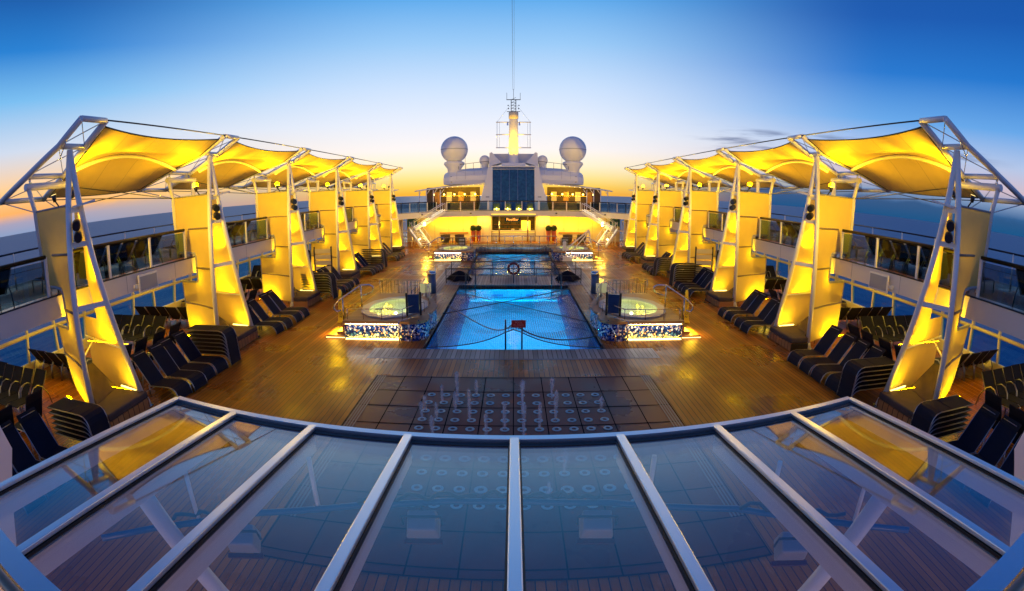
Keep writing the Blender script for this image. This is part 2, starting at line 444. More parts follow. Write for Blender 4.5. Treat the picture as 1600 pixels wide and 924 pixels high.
        if loc: o.location = loc
        return o
def tag(o, label, cat, group=None, kind=None):
    o['label'] = label; o['category'] = cat
    if group: o['group'] = group
    if kind: o['kind'] = kind
    return o
def thing(name, label, cat, loc=(0,0,0), group=None, sx=1):
    o = bpy.data.objects.new(name, None); COL.objects.link(o); o.location = loc; o.scale = (sx,1,1); o.empty_display_size = .2
    return tag(o, label, cat, group)
def structure(o): o['kind'] = 'structure'; return o
KIDS = {}
def dup(root, loc=None, label=None, sx=None, rotz=None, group=None, parent=None):
    c = root.copy(); COL.objects.link(c)
    if parent: c.parent = parent
    if loc is not None: c.location = loc
    if label: c['label'] = label
    if group: c['group'] = group
    if sx is not None: c.scale = (sx,1,1)
    if rotz is not None: c.rotation_euler = (0,0,rotz)
    key = root.name
    if key not in KIDS: KIDS[key] = list(root.children)
    for ch in KIDS[key]: dup(ch, parent=c)
    return c
ORD = ['first','second','third','fourth','fifth','sixth','seventh','eighth','ninth','tenth','eleventh','twelfth']
SIDE = {1: 'right', -1: 'left'}
YEL = (1.0, .565, .0)
LK = 7.0
def lamp(name, kind, loc, energy, color=YEL, size=.3, sy=None, rot=None, blend=.6, spot=None, to=None):
    d = bpy.data.lights.new(name, kind); d.energy = energy*LK; d.color = color
    if kind == 'AREA':
        d.size = size
        if sy: d.shape = 'RECTANGLE'; d.size_y = sy
    else: d.shadow_soft_size = size
    if kind == 'SPOT': d.spot_size = R(spot or 90); d.spot_blend = blend
    o = bpy.data.objects.new(name, d); COL.objects.link(o); o.location = loc
    if to is not None: o.rotation_euler = (Vector(to)-Vector(loc)).to_track_quat('-Z', 'Y').to_euler()
    elif rot: o.rotation_euler = rot
    o.visible_camera = True
    return o
Y0 = 11.0; DY = 9.15
ty = lambda i: Y0+DY*(i-1)      # y of tower i (1..6)

# ------------------------------------------------------------------ sea, hull and decks (setting)
b = MB(); b.box(-14000, 14000, -14000, 14000, -31, -30); structure(b.build('sea', 'sea water'))
PX = 3.95                                           # half width of the pools
pools = [(21.0, 36.4), (41.2, 57.6)]
b = MB()
for y0, y1 in ((-6, 21.0), (36.4, 41.2), (57.6, 86)): b.box(-23, 23, y0, y1, -.3, 0)
for y0, y1 in pools:
    b.box(-23, -PX, y0, y1, -.3, 0); b.box(PX, 23, y0, y1, -.3, 0)
structure(b.build('deck', 'deck wood'))
b = MB(); b.box(-23.2, 23.2, -6, 90, -29, -1.6); structure(b.build('ship_hull', 'white paint'))
# teak margins round the pools
b = MB(); b.box(-6.1, 6.1, 19.75, 21.0, .004, .008)
structure(b.build('pool_margin', 'grey teak'))
b = MB()
for s in (-1, 1):
    b.box(s*5.0, s*5.95, 28.6, 49.6, .004, .008)
b.box(-4.98, 4.98, 36.55, 41.0, .005, .009)
structure(b.build('pool_walkway', 'grey teak'))
b = MB(); b.box(-6.1, 6.1, 19.62, 19.74, .004, .010)
structure(b.build('drain_channel', 'drain metal'))

# fountain floor with its nozzles
ff = thing('fountain_floor', 'dark square-plated fountain floor with rings of blue-grey nozzles before the pool', 'fountain floor', (0,0,0))
b = MB(); b.box(-5.1, 5.1, 6.9, 17.6, .004, .012); b.build('plates', 'floor plate', ff)
b = MB()
for x in [-5.08, -4,-3,-2,-1,0,1,2,3,4, 5.08]: b.box(x-.016, x+.016, 6.9, 17.6, .014, .016)
for y in [6.92, 7.2, 8.4, 9.7, 11.0, 12.25, 13.5, 14.8, 16.13, 17.5]: b.box(-5.1, 5.1, y-.018, y+.018, .018, .020)
b.build('seam', 'floor seam', ff)
for s in (-1, 1):
    b = MB()
    for k in range(4): b.box(s*(4.72+k*.09), s*(4.76+k*.09), 8.4, 17.5, .022, .028)
    b.build('drain_grille', 'drain metal', ff)
jx = [-2.74+.498*k for k in range(12)]
jy = [15.83, 15.17, 14.49, 13.86, 13.26, 12.68, 11.5, 10.77, 10.04, 9.36]
def ringmesh(bm, c, r0, r1, z0, z1, n=18):
    bm.lathe([(r0,z0),(r0,z1),(r1,z1),(r1,z0)], (c[0],c[1],0), n, smooth=False)
rb = MB(); ringmesh(rb, (0,0), .07, .135, .014, .03)
proto = None; rest = MB(); cnt = 0
for y in [15.83, 15.17, 14.49, 13.86, 13.26, 12.68, 10.77, 9.36, 10.04, 11.5]:
    for x in jx:
        cnt += 1
        if cnt <= 100:
            if proto is None:
                proto = rb.build('nozzle', 'nozzle ring', ff); o = proto
            else:
                o = proto.copy(); COL.objects.link(o)
            o.location = (x, y, 0)
        else: ringmesh(rest, (x, y), .075, .155, .014, .03)
rest.build('nozzle_rest', 'nozzle ring', ff)['kind'] = 'stuff'
# spouting jets
jets = [(-2.29,13.86,.5),(-2.29,15.17,.55),(-2.74,14.49,.45),(-2.74,13.86,.5),(-1.79,15.17,1.0),(-1.79,14.49,.6),(-1.23,15.83,.5),(-1.3,13.86,.95),(.28,15.5,.5),(.28,14.49,1.0),
        (1.25,15.5,.7),(1.25,13.86,.9),(.75,13.26,.8),(-.25,13.26,.8),(-.75,12.68,.7),(.28,12.68,1.0),(2.72,14.49,.4),(-2.24,12.68,.6),(1.24,10.77,.8),(.76,9.36,.6),(-2.7,10.9,.9)]
for k, (x, y, hh) in enumerate(jets):
    b = MB(); prof = [(.03, .03)]
    for i in range(1, 9):
        f = i/8; prof.append((.045+.035*math.sin(f*5+k)*f*.6+.035*f, .03+hh*f))
    prof.append((.002, hh+.12)); b.lathe(prof, (0,0,0), 10)
    o = b.build('water_jet', 'spray', loc=(x, y, 0))
    tag(o, 'thin white water jet spouting from a fountain floor nozzle', 'water jet', 'water jets on the fountain floor')

# puddles on the wet deck are in the deck's gloss

# ------------------------------------------------------------------ pools
def pool(idx, y0, y1, label):
    p = thing('swimming_pool', label, 'swimming pool', (0, y0, 0), 'swimming pools')
    ln = y1-y0; zf = -.85
    def edge(t):                       # half width along the pool, wider behind the spas
        return PX
    b = MB()
    # basin walls and floor as thin slabs that butt together
    b.box(-PX, PX, 0, ln, zf-.2, zf)
    b.build('floor', 'pool tile blue', p)
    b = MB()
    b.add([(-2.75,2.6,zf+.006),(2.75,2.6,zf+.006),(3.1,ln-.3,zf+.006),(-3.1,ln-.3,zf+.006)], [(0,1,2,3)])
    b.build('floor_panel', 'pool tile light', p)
    b = MB()
    for s in (-1, 1):
        b.box(s*PX, s*(PX+.18), 0, ln, zf-.2, -.004)
    b.box(-PX-.18, PX+.18, -.18, 0, zf-.2, -.004)
    b.build('side_wall', 'pool tile blue', p)
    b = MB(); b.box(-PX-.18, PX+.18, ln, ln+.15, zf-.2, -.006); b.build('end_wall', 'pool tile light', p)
    b = MB()
    for s in (-1, 1): b.box(s*PX, s*(PX-.75), .3, ln-.3, zf, zf+.22)
    b.build('bench', 'pool tile blue', p)
    b = MB(); b.add([(-PX,0,-.2),(PX,0,-.2),(PX,ln,-.2),(-PX,ln,-.2)], [(0,1,2,3)]); b.build('water_surface', 'pool water', p)
    b = MB()
    b.box(-1.6, -.75, ln-.04, ln-.002, zf+.05, zf+.2); b.box(.9, 1.75, ln-.04, ln-.002, zf+.05, zf+.2)
    b.build('inlet_grille', 'blue plastic', p)
    # underwater lamps
    for x, y in [(-3.4,.9),(3.4,.9),(-2.4,2.4),(2.4,2.4)]:
        b = MB(); b.lathe([(.001,0),(.09,0),(.1,.02)], (x, y, zf+.23 if abs(x) > 3 else zf+.01), 14); b.build('lamp_lens', 'pool lens', p)
    E = [1, .5][idx]
    lamp('pool_light', 'AREA', (0, y0+7.6, -.22), 66*E, (.0,.50,.95), 6.6, 13.5, rot=(0,0,0))  # added wide panel below the surface, no real fixture, evens out the pool glow
    for s in (-1, 1):
        lamp('pool_light', 'POINT', (s*3.5, y0+.7, -.5), 9*E, (.05,.72,1.0), .05)
    lamp('pool_light', 'AREA', (0, y1-1.6, -.5), 42*E, (.02,.62,1.0), 6.0, .2, rot=(R(90),0,0))
    return p
pool(0, *pools[0], 'bright turquoise near pool with a sagging net over it and a sign')
pool(1, *pools[1], 'darker far pool beyond the footbridge, blue under its net')
def net(y0, y1, label, posts, end_posts):
    p = thing('pool_net', label, 'pool net', (0, 0, 0), 'nets over the pools')
    def fn(u, v):
        x = -PX+.05+2*(PX-.05)*u; y = y0+(y1-y0)*v
        z = .03 - .10*math.sin(math.pi*u)**.7*math.sin(math.pi*v)**.6
        for (px, py, h, w) in posts:
            d = math.hypot((x-px)/w, (y-py)/(w*1.3)); z = max(z, h*math.exp(-d*1.25))
        return (x, y, z)
    MB().sheet(fn, 60, 70).build('mesh_net', 'pool net', p)
    b = MB()
    f0 = lambda u, v: fn(u, v)
    for i in range(2):
        b.tube([f0(i, k/24) for k in range(25)], .022, 6)
        b.tube([f0(k/24, i) for k in range(25)], .022, 6)
    b.tube([tuple(Vector(f0(.5-.5*k/16, .02+.55*k/16))+Vector((0,0,.01))) for k in range(17)], .025, 6)
    b.tube([tuple(Vector(f0(.5+.5*k/16, .02+.10*(k/16)**2))+Vector((0,0,.012))) for k in range(17)], .03, 6)
    b.tube([tuple(Vector(f0(k/24, .42+.5*k/24))+Vector((0,0,.014))) for k in range(25)], .03, 6)
    b.tube([tuple(Vector(f0(1-k/24, .30+.55*k/24))+Vector((0,0,.016))) for k in range(25)], .022, 6)
    b.build('edge_rope', 'dark metal', p)
    def ribbon(u0, v0, u1, v1, bend, w):            # where the net lies doubled
        def rf(u, v):
            uu = u0+(u1-u0)*u; vv = v0+(v1-v0)*u+bend*4*u*(1-u)+w*(v-.5)
            q = fn(min(1,max(0,uu)), min(1,max(0,vv))); return (q[0], q[1], q[2]+.012)
        return rf
    for k, a in enumerate(((0,.30,1,.88,-.10,.13), (1,.34,0,.80,-.08,.10), (0,.55,.5,.04,-.10,.08), (.5,.04,1,.30,-.07,.08))):
        b = MB(); b.sheet(ribbon(*a), 40, 4); b.v = [(x_,y_,z_+.006*k) for x_,y_,z_ in b.v]; b.build('net_fold', 'pool net', p)
    return p
net(21.1, 36.2, 'dark square-mesh net stretched over the near pool, lifted at the sign', [(0, 21.4, 1.05, 1.5)], None)
net(41.3, 57.5, 'dark square-mesh net over the far pool, lifted at the far rail', [(-3.6,57.2,.75,1.2),(0,57.2,.9,1.3),(3.6,57.2,.75,1.2)], None)
# sign stand at the pool edge
p = thing('pool_sign', 'small dark red sign on two steel posts at the near edge of the pool', 'sign', (0, 21.05, 0))
for x in (-.34, .36):
    MB().tube([(x,0,0),(x,0,1.32)], .035, 8).build('post', 'dark metal', p)
MB().box(-.08, .52, -.06, -.03, .98, 1.3).build('board', 'red plastic', p)
def text(name, body, size, mname, parent, loc, rot, ext=.004):
    cu = bpy.data.curves.new(name, 'FONT'); cu.body = body; cu.size = size; cu.align_x = 'CENTER'; cu.align_y = 'CENTER'; cu.extrude = ext
    t_ = bpy.data.objects.new(name+'_tmp', cu); COL.objects.link(t_)
    dg = bpy.context.evaluated_depsgraph_get(); me = bpy.data.meshes.new_from_object(t_.evaluated_get(dg))
    bpy.data.objects.remove(t_, do_unlink=True)
    o = bpy.data.objects.new(name, me); COL.objects.link(o); me.materials.clear(); me.materials.append(MAT[mname])
    if parent: o.parent = parent
    o.location = loc; o.rotation_euler = rot; return o
mat('sign red letters', (.8,.25,.2), .5)
text('lettering', 'POOL\nCLOSED', .12, 'sign red letters', p, (.22,-.065,1.14), (R(90),0,0))

# ------------------------------------------------------------------ hot tubs (right-hand prototype, mirrored for the left)
def arc(cx, cy, r, a0, a1, n): return [(cx+r*math.cos(R(a0+(a1-a0)*i/n)), cy+r*math.sin(R(a0+(a1-a0)*i/n))) for i in range(n+1)]
def hot_tub(label, loc, sx):
    p = thing('hot_tub', label, 'hot tub', loc, 'raised hot tubs beside the pools', sx)
    out = [(7.9,0),(5.2,0)]+[(4.75,-.12),(4.3,.0),(4.02,.35),(3.98,.9),(4.15,1.5)]+[(4.0,2.2),(3.95,3.2),(4.35,4.6),(5.0,5.6),(6.4,6.6),(7.9,6.9)]
    b = MB(); n = len(out)
    b.add([(x,y,-.3) for x,y in out]+[(x,y,.80) for x,y in out], [(i,(i+1)%n,n+(i+1)%n,n+i) for i in range(n)])
    b.build('mosaic_wall', 'mosaic', p)
    big = [(x+(.06 if x > 6 else -.05), y-.06 if y < 3 else y+.06) for x,y in out]
    ring = [(6.05+1.62*math.cos(R(a)), 2.9+2.35*math.sin(R(a))) for a in range(0,360,10)]
    def deck_with_hole(z0, z1, outer, hole, name, mt):
        bm = bmesh.new(); vo = [bm.verts.new((x,y,z1)) for x,y in outer]; vh = [bm.verts.new((x,y,z1)) for x,y in hole]
        eo = [bm.edges.new((vo[i],vo[(i+1)%len(vo)])) for i in range(len(vo))]; eh = [bm.edges.new((vh[i],vh[(i+1)%len(vh)])) for i in range(len(vh))]
        bmesh.ops.triangle_fill(bm, use_beauty=True, edges=eo+eh)
        r = bmesh.ops.extrude_face_region(bm, geom=bm.faces[:]); bmesh.ops.translate(bm, vec=(0,0,z0-z1), verts=[e for e in r['geom'] if isinstance(e, bmesh.types.BMVert)])
        bmesh.ops.recalc_face_normals(bm, faces=bm.faces)
        me = bpy.data.meshes.new(name); bm.to_mesh(me); bm.free(); me.materials.append(MAT[mt])
        o = bpy.data.objects.new(name, me); COL.objects.link(o); o.parent = p; return o
    deck_with_hole(.81, .92, big, ring, 'top_deck', 'slat wood')
    ring8o = [(6.05+1.72*math.cos(R(a)), 2.9+2.5*math.sin(R(a))) for a in range(0,360,30)]
    ring8i = [(6.05+1.28*math.cos(R(a)), 2.9+1.95*math.sin(R(a))) for a in range(0,360,10)]
    deck_with_hole(.925, .985, ring8o, ring8i, 'coping', 'grey plastic')
    b = MB(); b.lathe([(.001,.25),(.9,.25),(1.0,.5),(1.3,.55),(1.3,.93)], (6.05,2.9,0), 36, 1, 1.95/1.3*1.0); b.build('basin', 'spa tile', p)
    b = MB(); b.lathe([(.001,.86),(1.29,.86)], (6.05,2.9,0), 36, 1, 1.95/1.3); b.build('water_surface', 'spa water', p)
    b = MB(); b.box(7.96, 8.45, .35, 2.2, 0, .30); b.box(7.97, 8.95, .2, 2.35, 0, .15); b.box(7.95,8.2,.5,2.05,.3,.6); b.build('step', 'varnished wood', p, .02)
    b = MB(); b.box(5.2, 7.88, -.045, -.03, .735, .765); b.build('light_strip', 'led yellow', p)
    b = MB(); b.box(5.2, 7.88, -.05, -.03, .012, .035); b.box(7.98, 8.96, .15, .17, .03, .06); b.build('foot_light_strip', 'led strip', p)
    # perimeter rail
    b = MB(); path = [(7.8,.25),(5.1,.25),(4.35,1.9)]
    b.tube([(x,y,1.42) for x,y in path], .022, 6)
    for x,y in ((7.8,.25),(7.0,.25),(6.1,.25),(5.1,.25),(4.35,1.9)): b.tube([(x,y,.92),(x,y,1.42)], .02, 6)
    path = [(4.35,3.6),(4.6,4.6),(5.2,6.2),(7.8,6.5)]
    b.tube([(x,y,1.75) for x,y in path], .022, 6)
    for x,y in path: b.tube([(x,y,.92),(x,y,1.75)], .02, 6)
    b.build('perimeter_rail', 'steel', p)
    MB().add([(5.2,6.22,.95),(7.8,6.52,.95),(7.8,6.52,1.7),(5.2,6.22,1.7)], [(0,1,2,3)]).build('rail_net', 'rail net', p)
    MB().add([(4.6,4.6,.95),(5.2,6.2,.95),(5.2,6.2,1.7),(4.6,4.6,1.7)], [(0,1,2,3)]).build('rail_net', 'rail net', p)
    # stair handrails, looped
    for yy in (2.5,):
        b = MB()
        top = [(7.6,yy+.6,1.55),(7.3,yy+.6,1.7),(7.25,yy+.6,1.95),(7.45,yy+.6,2.05),(7.9,yy+.5,2.05),(9.0,yy+.1,1.35),(9.25,yy,1.1),(9.3,yy,.9),(9.15,yy,.75),(8.95,yy+.1,.8)]
        b.tube(top, .04, 8); b.tube([(7.9,yy+.5,.9),(7.9,yy+.5,2.05)], .035, 8); b.tube([(8.85,yy+.15,0),(8.85,yy+.15,1.4)], .035, 8)
        b.tube([(7.6,yy+.6,1.55),(7.9,yy+.5,1.5)], .03, 6)
        b.build('handrail', 'steel', p)
    b = MB()
    b.tube([(4.6,-.3,0),(4.6,-.3,.35),(4.45,-.3,.6),(4.3,.1,.95)], .03, 8); b.tube([(5.15,-.4,0),(5.15,-.4,1.0),(4.6,.2,1.05)], .03, 8)
    b.tube([(4.0,.4,.35),(3.8,.5,.6),(3.9,.9,.95),(4.1,1.3,1.0)], .03, 8)
    b.build('pool_handrail', 'steel', p)
    return p
hot_tub('glowing hot tub in mosaic surround by the near pool, left side', (0, 22.25, 0), -1)
hot_tub('glowing hot tub in mosaic surround by the near pool, right side', (0, 22.25, 0), 1)
hot_tub('small-looking far hot tub in mosaic surround by the left stairs', (0, 50.1, 0), -1)
hot_tub('small-looking far hot tub behind the white pool lift', (0, 50.1, 0), 1)
for s in (-1, 1):
    for yy, e in ((22.25, 1.0), (50.1, 1.0)):
        lamp('spa_light', 'POINT', (s*6.05, yy+2.9, .6), 17*e, (1,.95,.40), .03)
        lamp('tub_foot_light', 'AREA', (s*6.5, yy-.14, .1), 6*e, (1,.62,.06), 2.6, .06, rot=(R(180),0,0))
        lamp('tub_wall_light', 'AREA', (s*6.5, yy-.12, .80), 2.2*e, (1,.9,.75), 2.6, .05, rot=(R(-18),0,0))
        lamp('step_light', 'AREA', (s*8.6, yy+.9, .42), 8*e, (1,.58,.03), .6, 1.2, rot=(0,0,0))
    # folding screens on the spa decks
    p = thing('spa_gate', 'navy fabric gate panel between two black posts by the %s near hot tub' % SIDE[s], 'gate', (s*4.72, 23.35, .92), 'gates by the near hot tubs')
    for k in (-.33, .33):
        MB().box(k-.05, k+.05, -.05, .05, 0, 1.12).build('post', 'black rubber', p, .01)
    MB().box(-.27, .27, -.02, .02, .12, 1.02).build('panel', 'blue board', p, .005)
    p.rotation_euler = (0, 0, s*R(-20))
    # yellow box lamps
    p = thing('deck_sign', 'small cream notice board behind the %s hot tub gate' % SIDE[s], 'notice board', (s*4.85, 27.6, .92), 'notice boards by the near hot tubs')
    MB().box(-.3, .3, -.04, .04, .25, .8).build('board', 'cream wall', p, .01); MB().box(-.04, .04, -.03, .03, 0, .25).build('post', 'steel', p)
    # bins
    p = thing('litter_bin', 'slim blue cylindrical bin with steel collar beside the %s pool edge' % SIDE[s], 'bin', (s*5.45, 33.5, 0), 'bins beside the near pool')
    MB().lathe([(.001,0),(.27,0),(.27,1.25),(.22,1.25)], n=20).build('body', 'blue plastic', p)
    MB().lathe([(.2,1.25),(.3,1.27),(.31,1.4),(.2,1.5),(.001,1.5)], n=20).build('lid', 'steel', p)
    # cones
    p = thing('caution_cone', 'tall yellow caution cone at the %s hot tub steps' % SIDE[s], 'caution cone', (s*9.2, 25.6, 0), 'caution cones by the hot tub steps')
    MB().lathe([(.001,1.75),(.06,1.74),(.09,1.6),(.24,.1),(.3,.06),(.3,0),(.001,0)], n=4, smooth=False).build('cone', 'yellow plastic', p).rotation_euler = (0,0,R(45))
    text('lettering', 'C\nA\nU\nT\nI\nO\nN', .17, 'black paint', p, (0,-.128,.82), (R(86),0,0))

# ------------------------------------------------------------------ footbridge between the pools
p = thing('footbridge_rail', 'steel rail with netting across the walkway between the two pools', 'railing', (0, 0, 0))
for yy, hgt in ((37.35, 1.08), (40.7, 1.15)):
    b = MB()
    b.tube([(-5.0,yy,hgt),(5.0,yy,hgt)], .035, 8); b.tube([(-5.0,yy,.55),(5.0,yy,.55)], .02, 6)
    b.build('top_rail', 'dark metal', p)
    for k in range(7):
        x = -5.0+10*k/6; MB().tube([(x,yy,0),(x,yy,hgt)], .03, 8).build('post', 'dark metal', p)
for s in (-1, 1):
    b = MB()
    for z in (.4,.75,1.05): b.tube([(s*5.9,28.8,z),(s*5.9,38,z)], .015, 6)
    b.build('side_rope', 'steel', p)
    for yy in (28.8, 31.8, 34.9, 38): MB().tube([(s*5.9,yy,0),(s*5.9,yy,1.1)], .025, 6).build('post', 'steel', p)
    # pool ladders at the far end of the near pool
    q = thing('pool_ladder', 'dark ladder rail at the far end of the near pool, %s side' % SIDE[s], 'ladder', (s*3.1, 36.3, 0), 'ladders of the near pool')
    for k in (-.35, .35):
        MB().tube([(k,.5,0),(k,.5,.75),(k,.2,.95),(k,-.1,.75),(k,-.1,-.8)], .035, 8).build('handrail', 'dark metal', q)
    MB().box(-.33,.33,-.16,-.04,-.4,-.36).box(-.33,.33,-.16,-.04,-.7,-.66).build('rung', 'dark metal', q)
    q = thing('folded_net', 'heap of folded dark blue netting on the %s of the footbridge' % SIDE[s], 'folded net', (s*4.1, 38.6, 0), 'folded nets on the walkway')
    def heap(u, v):
        a = 2*math.pi*u; r = (1-v)
        rr = 1+.22*math.sin(5*a+s)+.15*math.sin(9*a)
        return (.85*r*rr*math.cos(a), .7*r*rr*math.sin(a), .05+.62*(1-r**1.6)*(1+.15*math.sin(7*a)))
    MB().sheet(heap, 40, 12).build('folds', 'navy sling', q)
q = thing('lifebuoy', 'dark red ring lifebuoy hanging on the footbridge rail', 'lifebuoy', (0, 40.62, .62))
MB().tube([(.42*math.cos(a*math.pi/12),-.1,.42*math.sin(a*math.pi/12)) for a in range(24)], .10, 10, closed=True).build('ring', 'dark red plastic', q)
b = MB()
for a in range(4):
    t_ = a*math.pi/2+.78
    b.tube([(.42*math.cos(t_)+.125*math.cos(t_)*math.cos(k*math.pi/6), -.1+.125*math.sin(k*math.pi/6), .42*math.sin(t_)+.125*math.sin(t_)*math.cos(k*math.pi/6)) for k in range(12)], .02, 6, closed=True)
b.build('band', 'grey plastic', q)
q = thing('pool_lift', 'white pool lift crane with slanting arm by the far right hot tub', 'pool lift', (5.2, 49.0, 0))
MB().box(-.45,.45,-.3,.3,0,.55).build('base', 'white paint', q, .05)
MB().tube([(-.1,0,.5),(-.2,0,1.2),(2.1,.4,3.1)], .07, 8).tube([(.1,0,.7),(2.1,.45,2.9)], .06, 8).build('arm', 'white metal', q)
MB().tube([(2.1,.4,3.1),(2.5,.6,1.3)], .07, 8).build('hanger', 'white metal', q)
MB().box(-.45,-.15,-.25,.25,1.2,2.0).box(-.5,.1,-.25,.25,1.15,1.3).build('seat', 'white paint', q, .04)
MB().tube([(2.0+.28*math.cos(a*math.pi/10),.5,1.9+.28*math.sin(a*math.pi/10)) for a in range(20)], .035, 6, closed=True).build('hand_wheel', 'white metal', q)

# ------------------------------------------------------------------ towers (prototype on the right, mirrored for the left)
def make_tower(label, loc, sx):
    p = thing('sail_tower', label, 'lamp tower', loc, 'fabric towers along the deck', sx)
    AP = Vector((0,.25,8.95)); Q0 = Vector((-.95,2.05,0)); P0 = Vector((0,0,0))
    Pz = lambda z: P0+(AP-P0)*(z/8.95)
    Qz = lambda z: Q0+(AP-Q0)*(z/8.95)*1.0
    Oz = lambda z: Vector((2.45+.75*(7.2-z)/7.2, .35+1.55*(7.2-z)/7.2, z))
    MB().tube([P0, AP], .115, 10).build('post', 'white metal', p)
    MB().tube([Q0, AP], .115, 10).build('leg', 'white metal', p)
    MB().tube([Oz(4.3), Oz(7.2), (2.45,.0,8.06)], .10, 8).tube([(2.45,2.2,4.3),(2.45,2.2,8.06)], .13, 8).tube([(2.45,-.15,8.08),(2.45,2.35,8.08)], .13, 8).build('goal_frame', 'white metal', p)
    # aft panel, from the leg outboard; the side towards the pool is open
    Bz = lambda z: Vector((2.75, 2.75, z))
    def qo(u0, u1, z0, z1):
        def fn(u, v):
            z = z0+(z1-z0)*v; a = Qz(z); c_ = Bz(z); t_ = u0+(u1-u0)*u
            k = math.sin(math.pi*t_)*(.35+.65*abs(math.sin(math.pi*z/2.2)))
            return a+(c_-a)*t_+Vector((0,.16,0))*k
        return fn
    MB().sheet(qo(.03,.98,.22,3.02), 14, 20).build('lower_aft_panel', 'panel fabric', p)
    MB().sheet(qo(.03,.62,3.02,4.5), 8, 8).build('middle_aft_panel', 'panel fabric', p)
    MB().sheet(qo(.03,.98,4.5,7.15), 14, 14).build('upper_aft_panel', 'panel fabric', p)
    def po(u0, u1, z0, z1):
        def fn(u, v):
            z = z0+(z1-z0)*v; a = Pz(z); c_ = Oz(z); t_ = u0+(u1-u0)*u
            q = a+(c_-a)*t_
            k = math.sin(math.pi*t_)*math.sin(math.pi*min(1, z/7.2))
            return q+Vector((-.05,.10,0))*k
        return fn
    MB().sheet(po(.04,.98,.25,3.02), 12, 14).build('lower_outer_panel', 'panel fabric', p)
    MB().sheet(po(.04,.50,3.02,4.45), 6, 6).build('middle_outer_panel', 'panel fabric', p)
    MB().sheet(po(.04,.98,4.45,7.2), 12, 12).build('upper_outer_panel', 'panel fabric', p)
    # hems and battens
    b = MB(); F = lambda t_, z: po(t_,t_,z,z)(0,0)
    b.tube([F(.98,.25),F(.98,1.6),F(.98,3.02)], .035, 6)
    b.tube([F(.98,3.02),F(.74,3.02),F(.52,3.04),F(.50,3.15),F(.50,4.3),F(.53,4.45),F(.75,4.5),F(.98,4.5)], .06, 6)
    b.tube([F(.03,7.2),F(.5,7.2),F(.98,7.2)], .04, 6)
    b.build('hem', 'grey plastic', p)
    b = MB()
    for z, u1 in ((1.9,.98),(3.75,.5),(5.65,.62)): b.tube([F(.03,z)+Vector((0,-.05,0)),F(u1*.5,z)+Vector((0,-.07,0)),F(u1,z)+Vector((0,-.05,0))], .045, 6)
    b.build('batten', 'batten metal', p)
    b = MB()
    for z in (3.88, 5.92, 7.02): b.beam(Pz(z), Qz(z), .1, .16)
    b.beam(Pz(2.25), qo(.75,.75,2.25,2.25)(0,0)-Vector((0,.06,0)), .05, .05)
    b.beam(Qz(2.25)-Vector((0,.05,0)), Bz(2.25)-Vector((0,.08,0)), .05, .05)
    b.build('cross_strut', 'white metal', p)
    for q_ in (P0, Q0):
        MB().lathe([(.001,.0),(.27,.0),(.27,.05),(.001,.05)], (q_.x,q_.y,0), 16).build('foot_plate', 'steel', p)
        MB().lathe([(.13,.05),(.2,.06),(.13,.3)], (q_.x,q_.y,0), 12).build('foot_collar', 'white metal', p)
    # lacing along the leg: one rope zigzagging between leg and panel
    b = MB(); zz = []
    for k in range(54):
        z = .35+k*.125; a = Bz(z); c_ = Qz(z); zz.append(c_+(a-c_)*(.045 if k % 2 else .0)+Vector((-.02,-.03,0)))
    b.tube(zz, .016, 4); b.build('lacing_rope', 'dark metal', p)
    # cap plate, twin spotlights in the head
    b = MB(); b.beam(Pz(7.12)+Vector((-.2,.1,0)), Qz(7.12)+Vector((-.35,.35,.12)), .6, .07); b.build('cap_plate', 'white paint', p)
    for z in (6.55, 6.18):
        cpt = (Pz(z)*.45+Qz(z)*.55)+Vector((-.12,-.15,0)); d = Vector((-.75,-.62,-.25)).normalized()
        b = MB(); b.tube([cpt-d*.1, cpt+d*.22], .16, 12); o = b.build('spotlight', 'black rubber', p)
        e = MB(); e.tube([cpt+d*.222, cpt+d*.232], .14, 12); e.build('lens', 'dark lens', o)
    # wing frame carrying the sails
    near = [(-1.2,-.25,9.72),(.05,-.25,9.08),(2.5,-.05,8.45),(4.65,-.1,7.82)]
    aft = [(-1.2,.95,9.72),(.05,1.05,9.08),(2.5,1.95,8.42),(4.65,2.4,7.76)]
    MB().tube(near, .12, 10).build('wing_beam', 'white metal', p); MB().tube(aft, .12, 10).build('wing_beam', 'white metal', p)
    for a, c_ in zip(near, aft):
        MB().tube([a, c_], .10, 8).build('wing_strut', 'white metal', p)
    b = MB()
    for k in range(3):
        b.tube([near[k], aft[k+1]], .018, 5); b.tube([aft[k], near[k+1]], .018, 5)
    b.tube([(-.55,-.25,9.4),(-.1,-.25,8.75)], .02, 5); b.tube([(2.45,.1,8.06),(2.5,.1,8.45)], .05, 6); b.tube([(2.45,1.9,8.06),(2.5,1.8,8.42)], .05, 6)
    b.tube([(4.65,-.1,7.8),(2.45,.3,7.2)], .02, 5); b.tube([(4.65,2.4,7.75),(2.45,2.2,6.9)], .02, 5)
    b.build('bracing_wire', 'steel', p)
    # floodlights for the sails on the head of the tower
    for q_, d in (((.35,.75,7.55),(.05,.6,.8)),((.75,.1,7.5),(.05,-.22,.97))):
        q_ = Vector(q_); d = Vector(d).normalized()
        b = MB(); b.tube([q_-d*.12, q_+d*.12], [.06,.11], 12); o = b.build('floodlight', 'dark metal', p)
        MB().tube([q_+d*.121, q_+d*.13], .10, 12).build('lens', 'lamp lens', o)
    b = MB(); b.tube([F(.1,7.2),(.35,.75,7.5)], .03, 6); b.tube([F(.25,7.2),(.75,.1,7.45)], .03, 6); b.tube([(0,.3,7.25),(2.45,2.2,7.25)], .04, 6); b.build('lamp_bracket', 'dark metal', p)
    b = MB(); b.box(1.3,1.55,1.0,1.2,3.32,3.44); o = b.build('fascia_lamp', 'cream wall', p); MB().box(1.29,1.3,1.02,1.18,3.33,3.43).build('lens', 'led yellow', o)
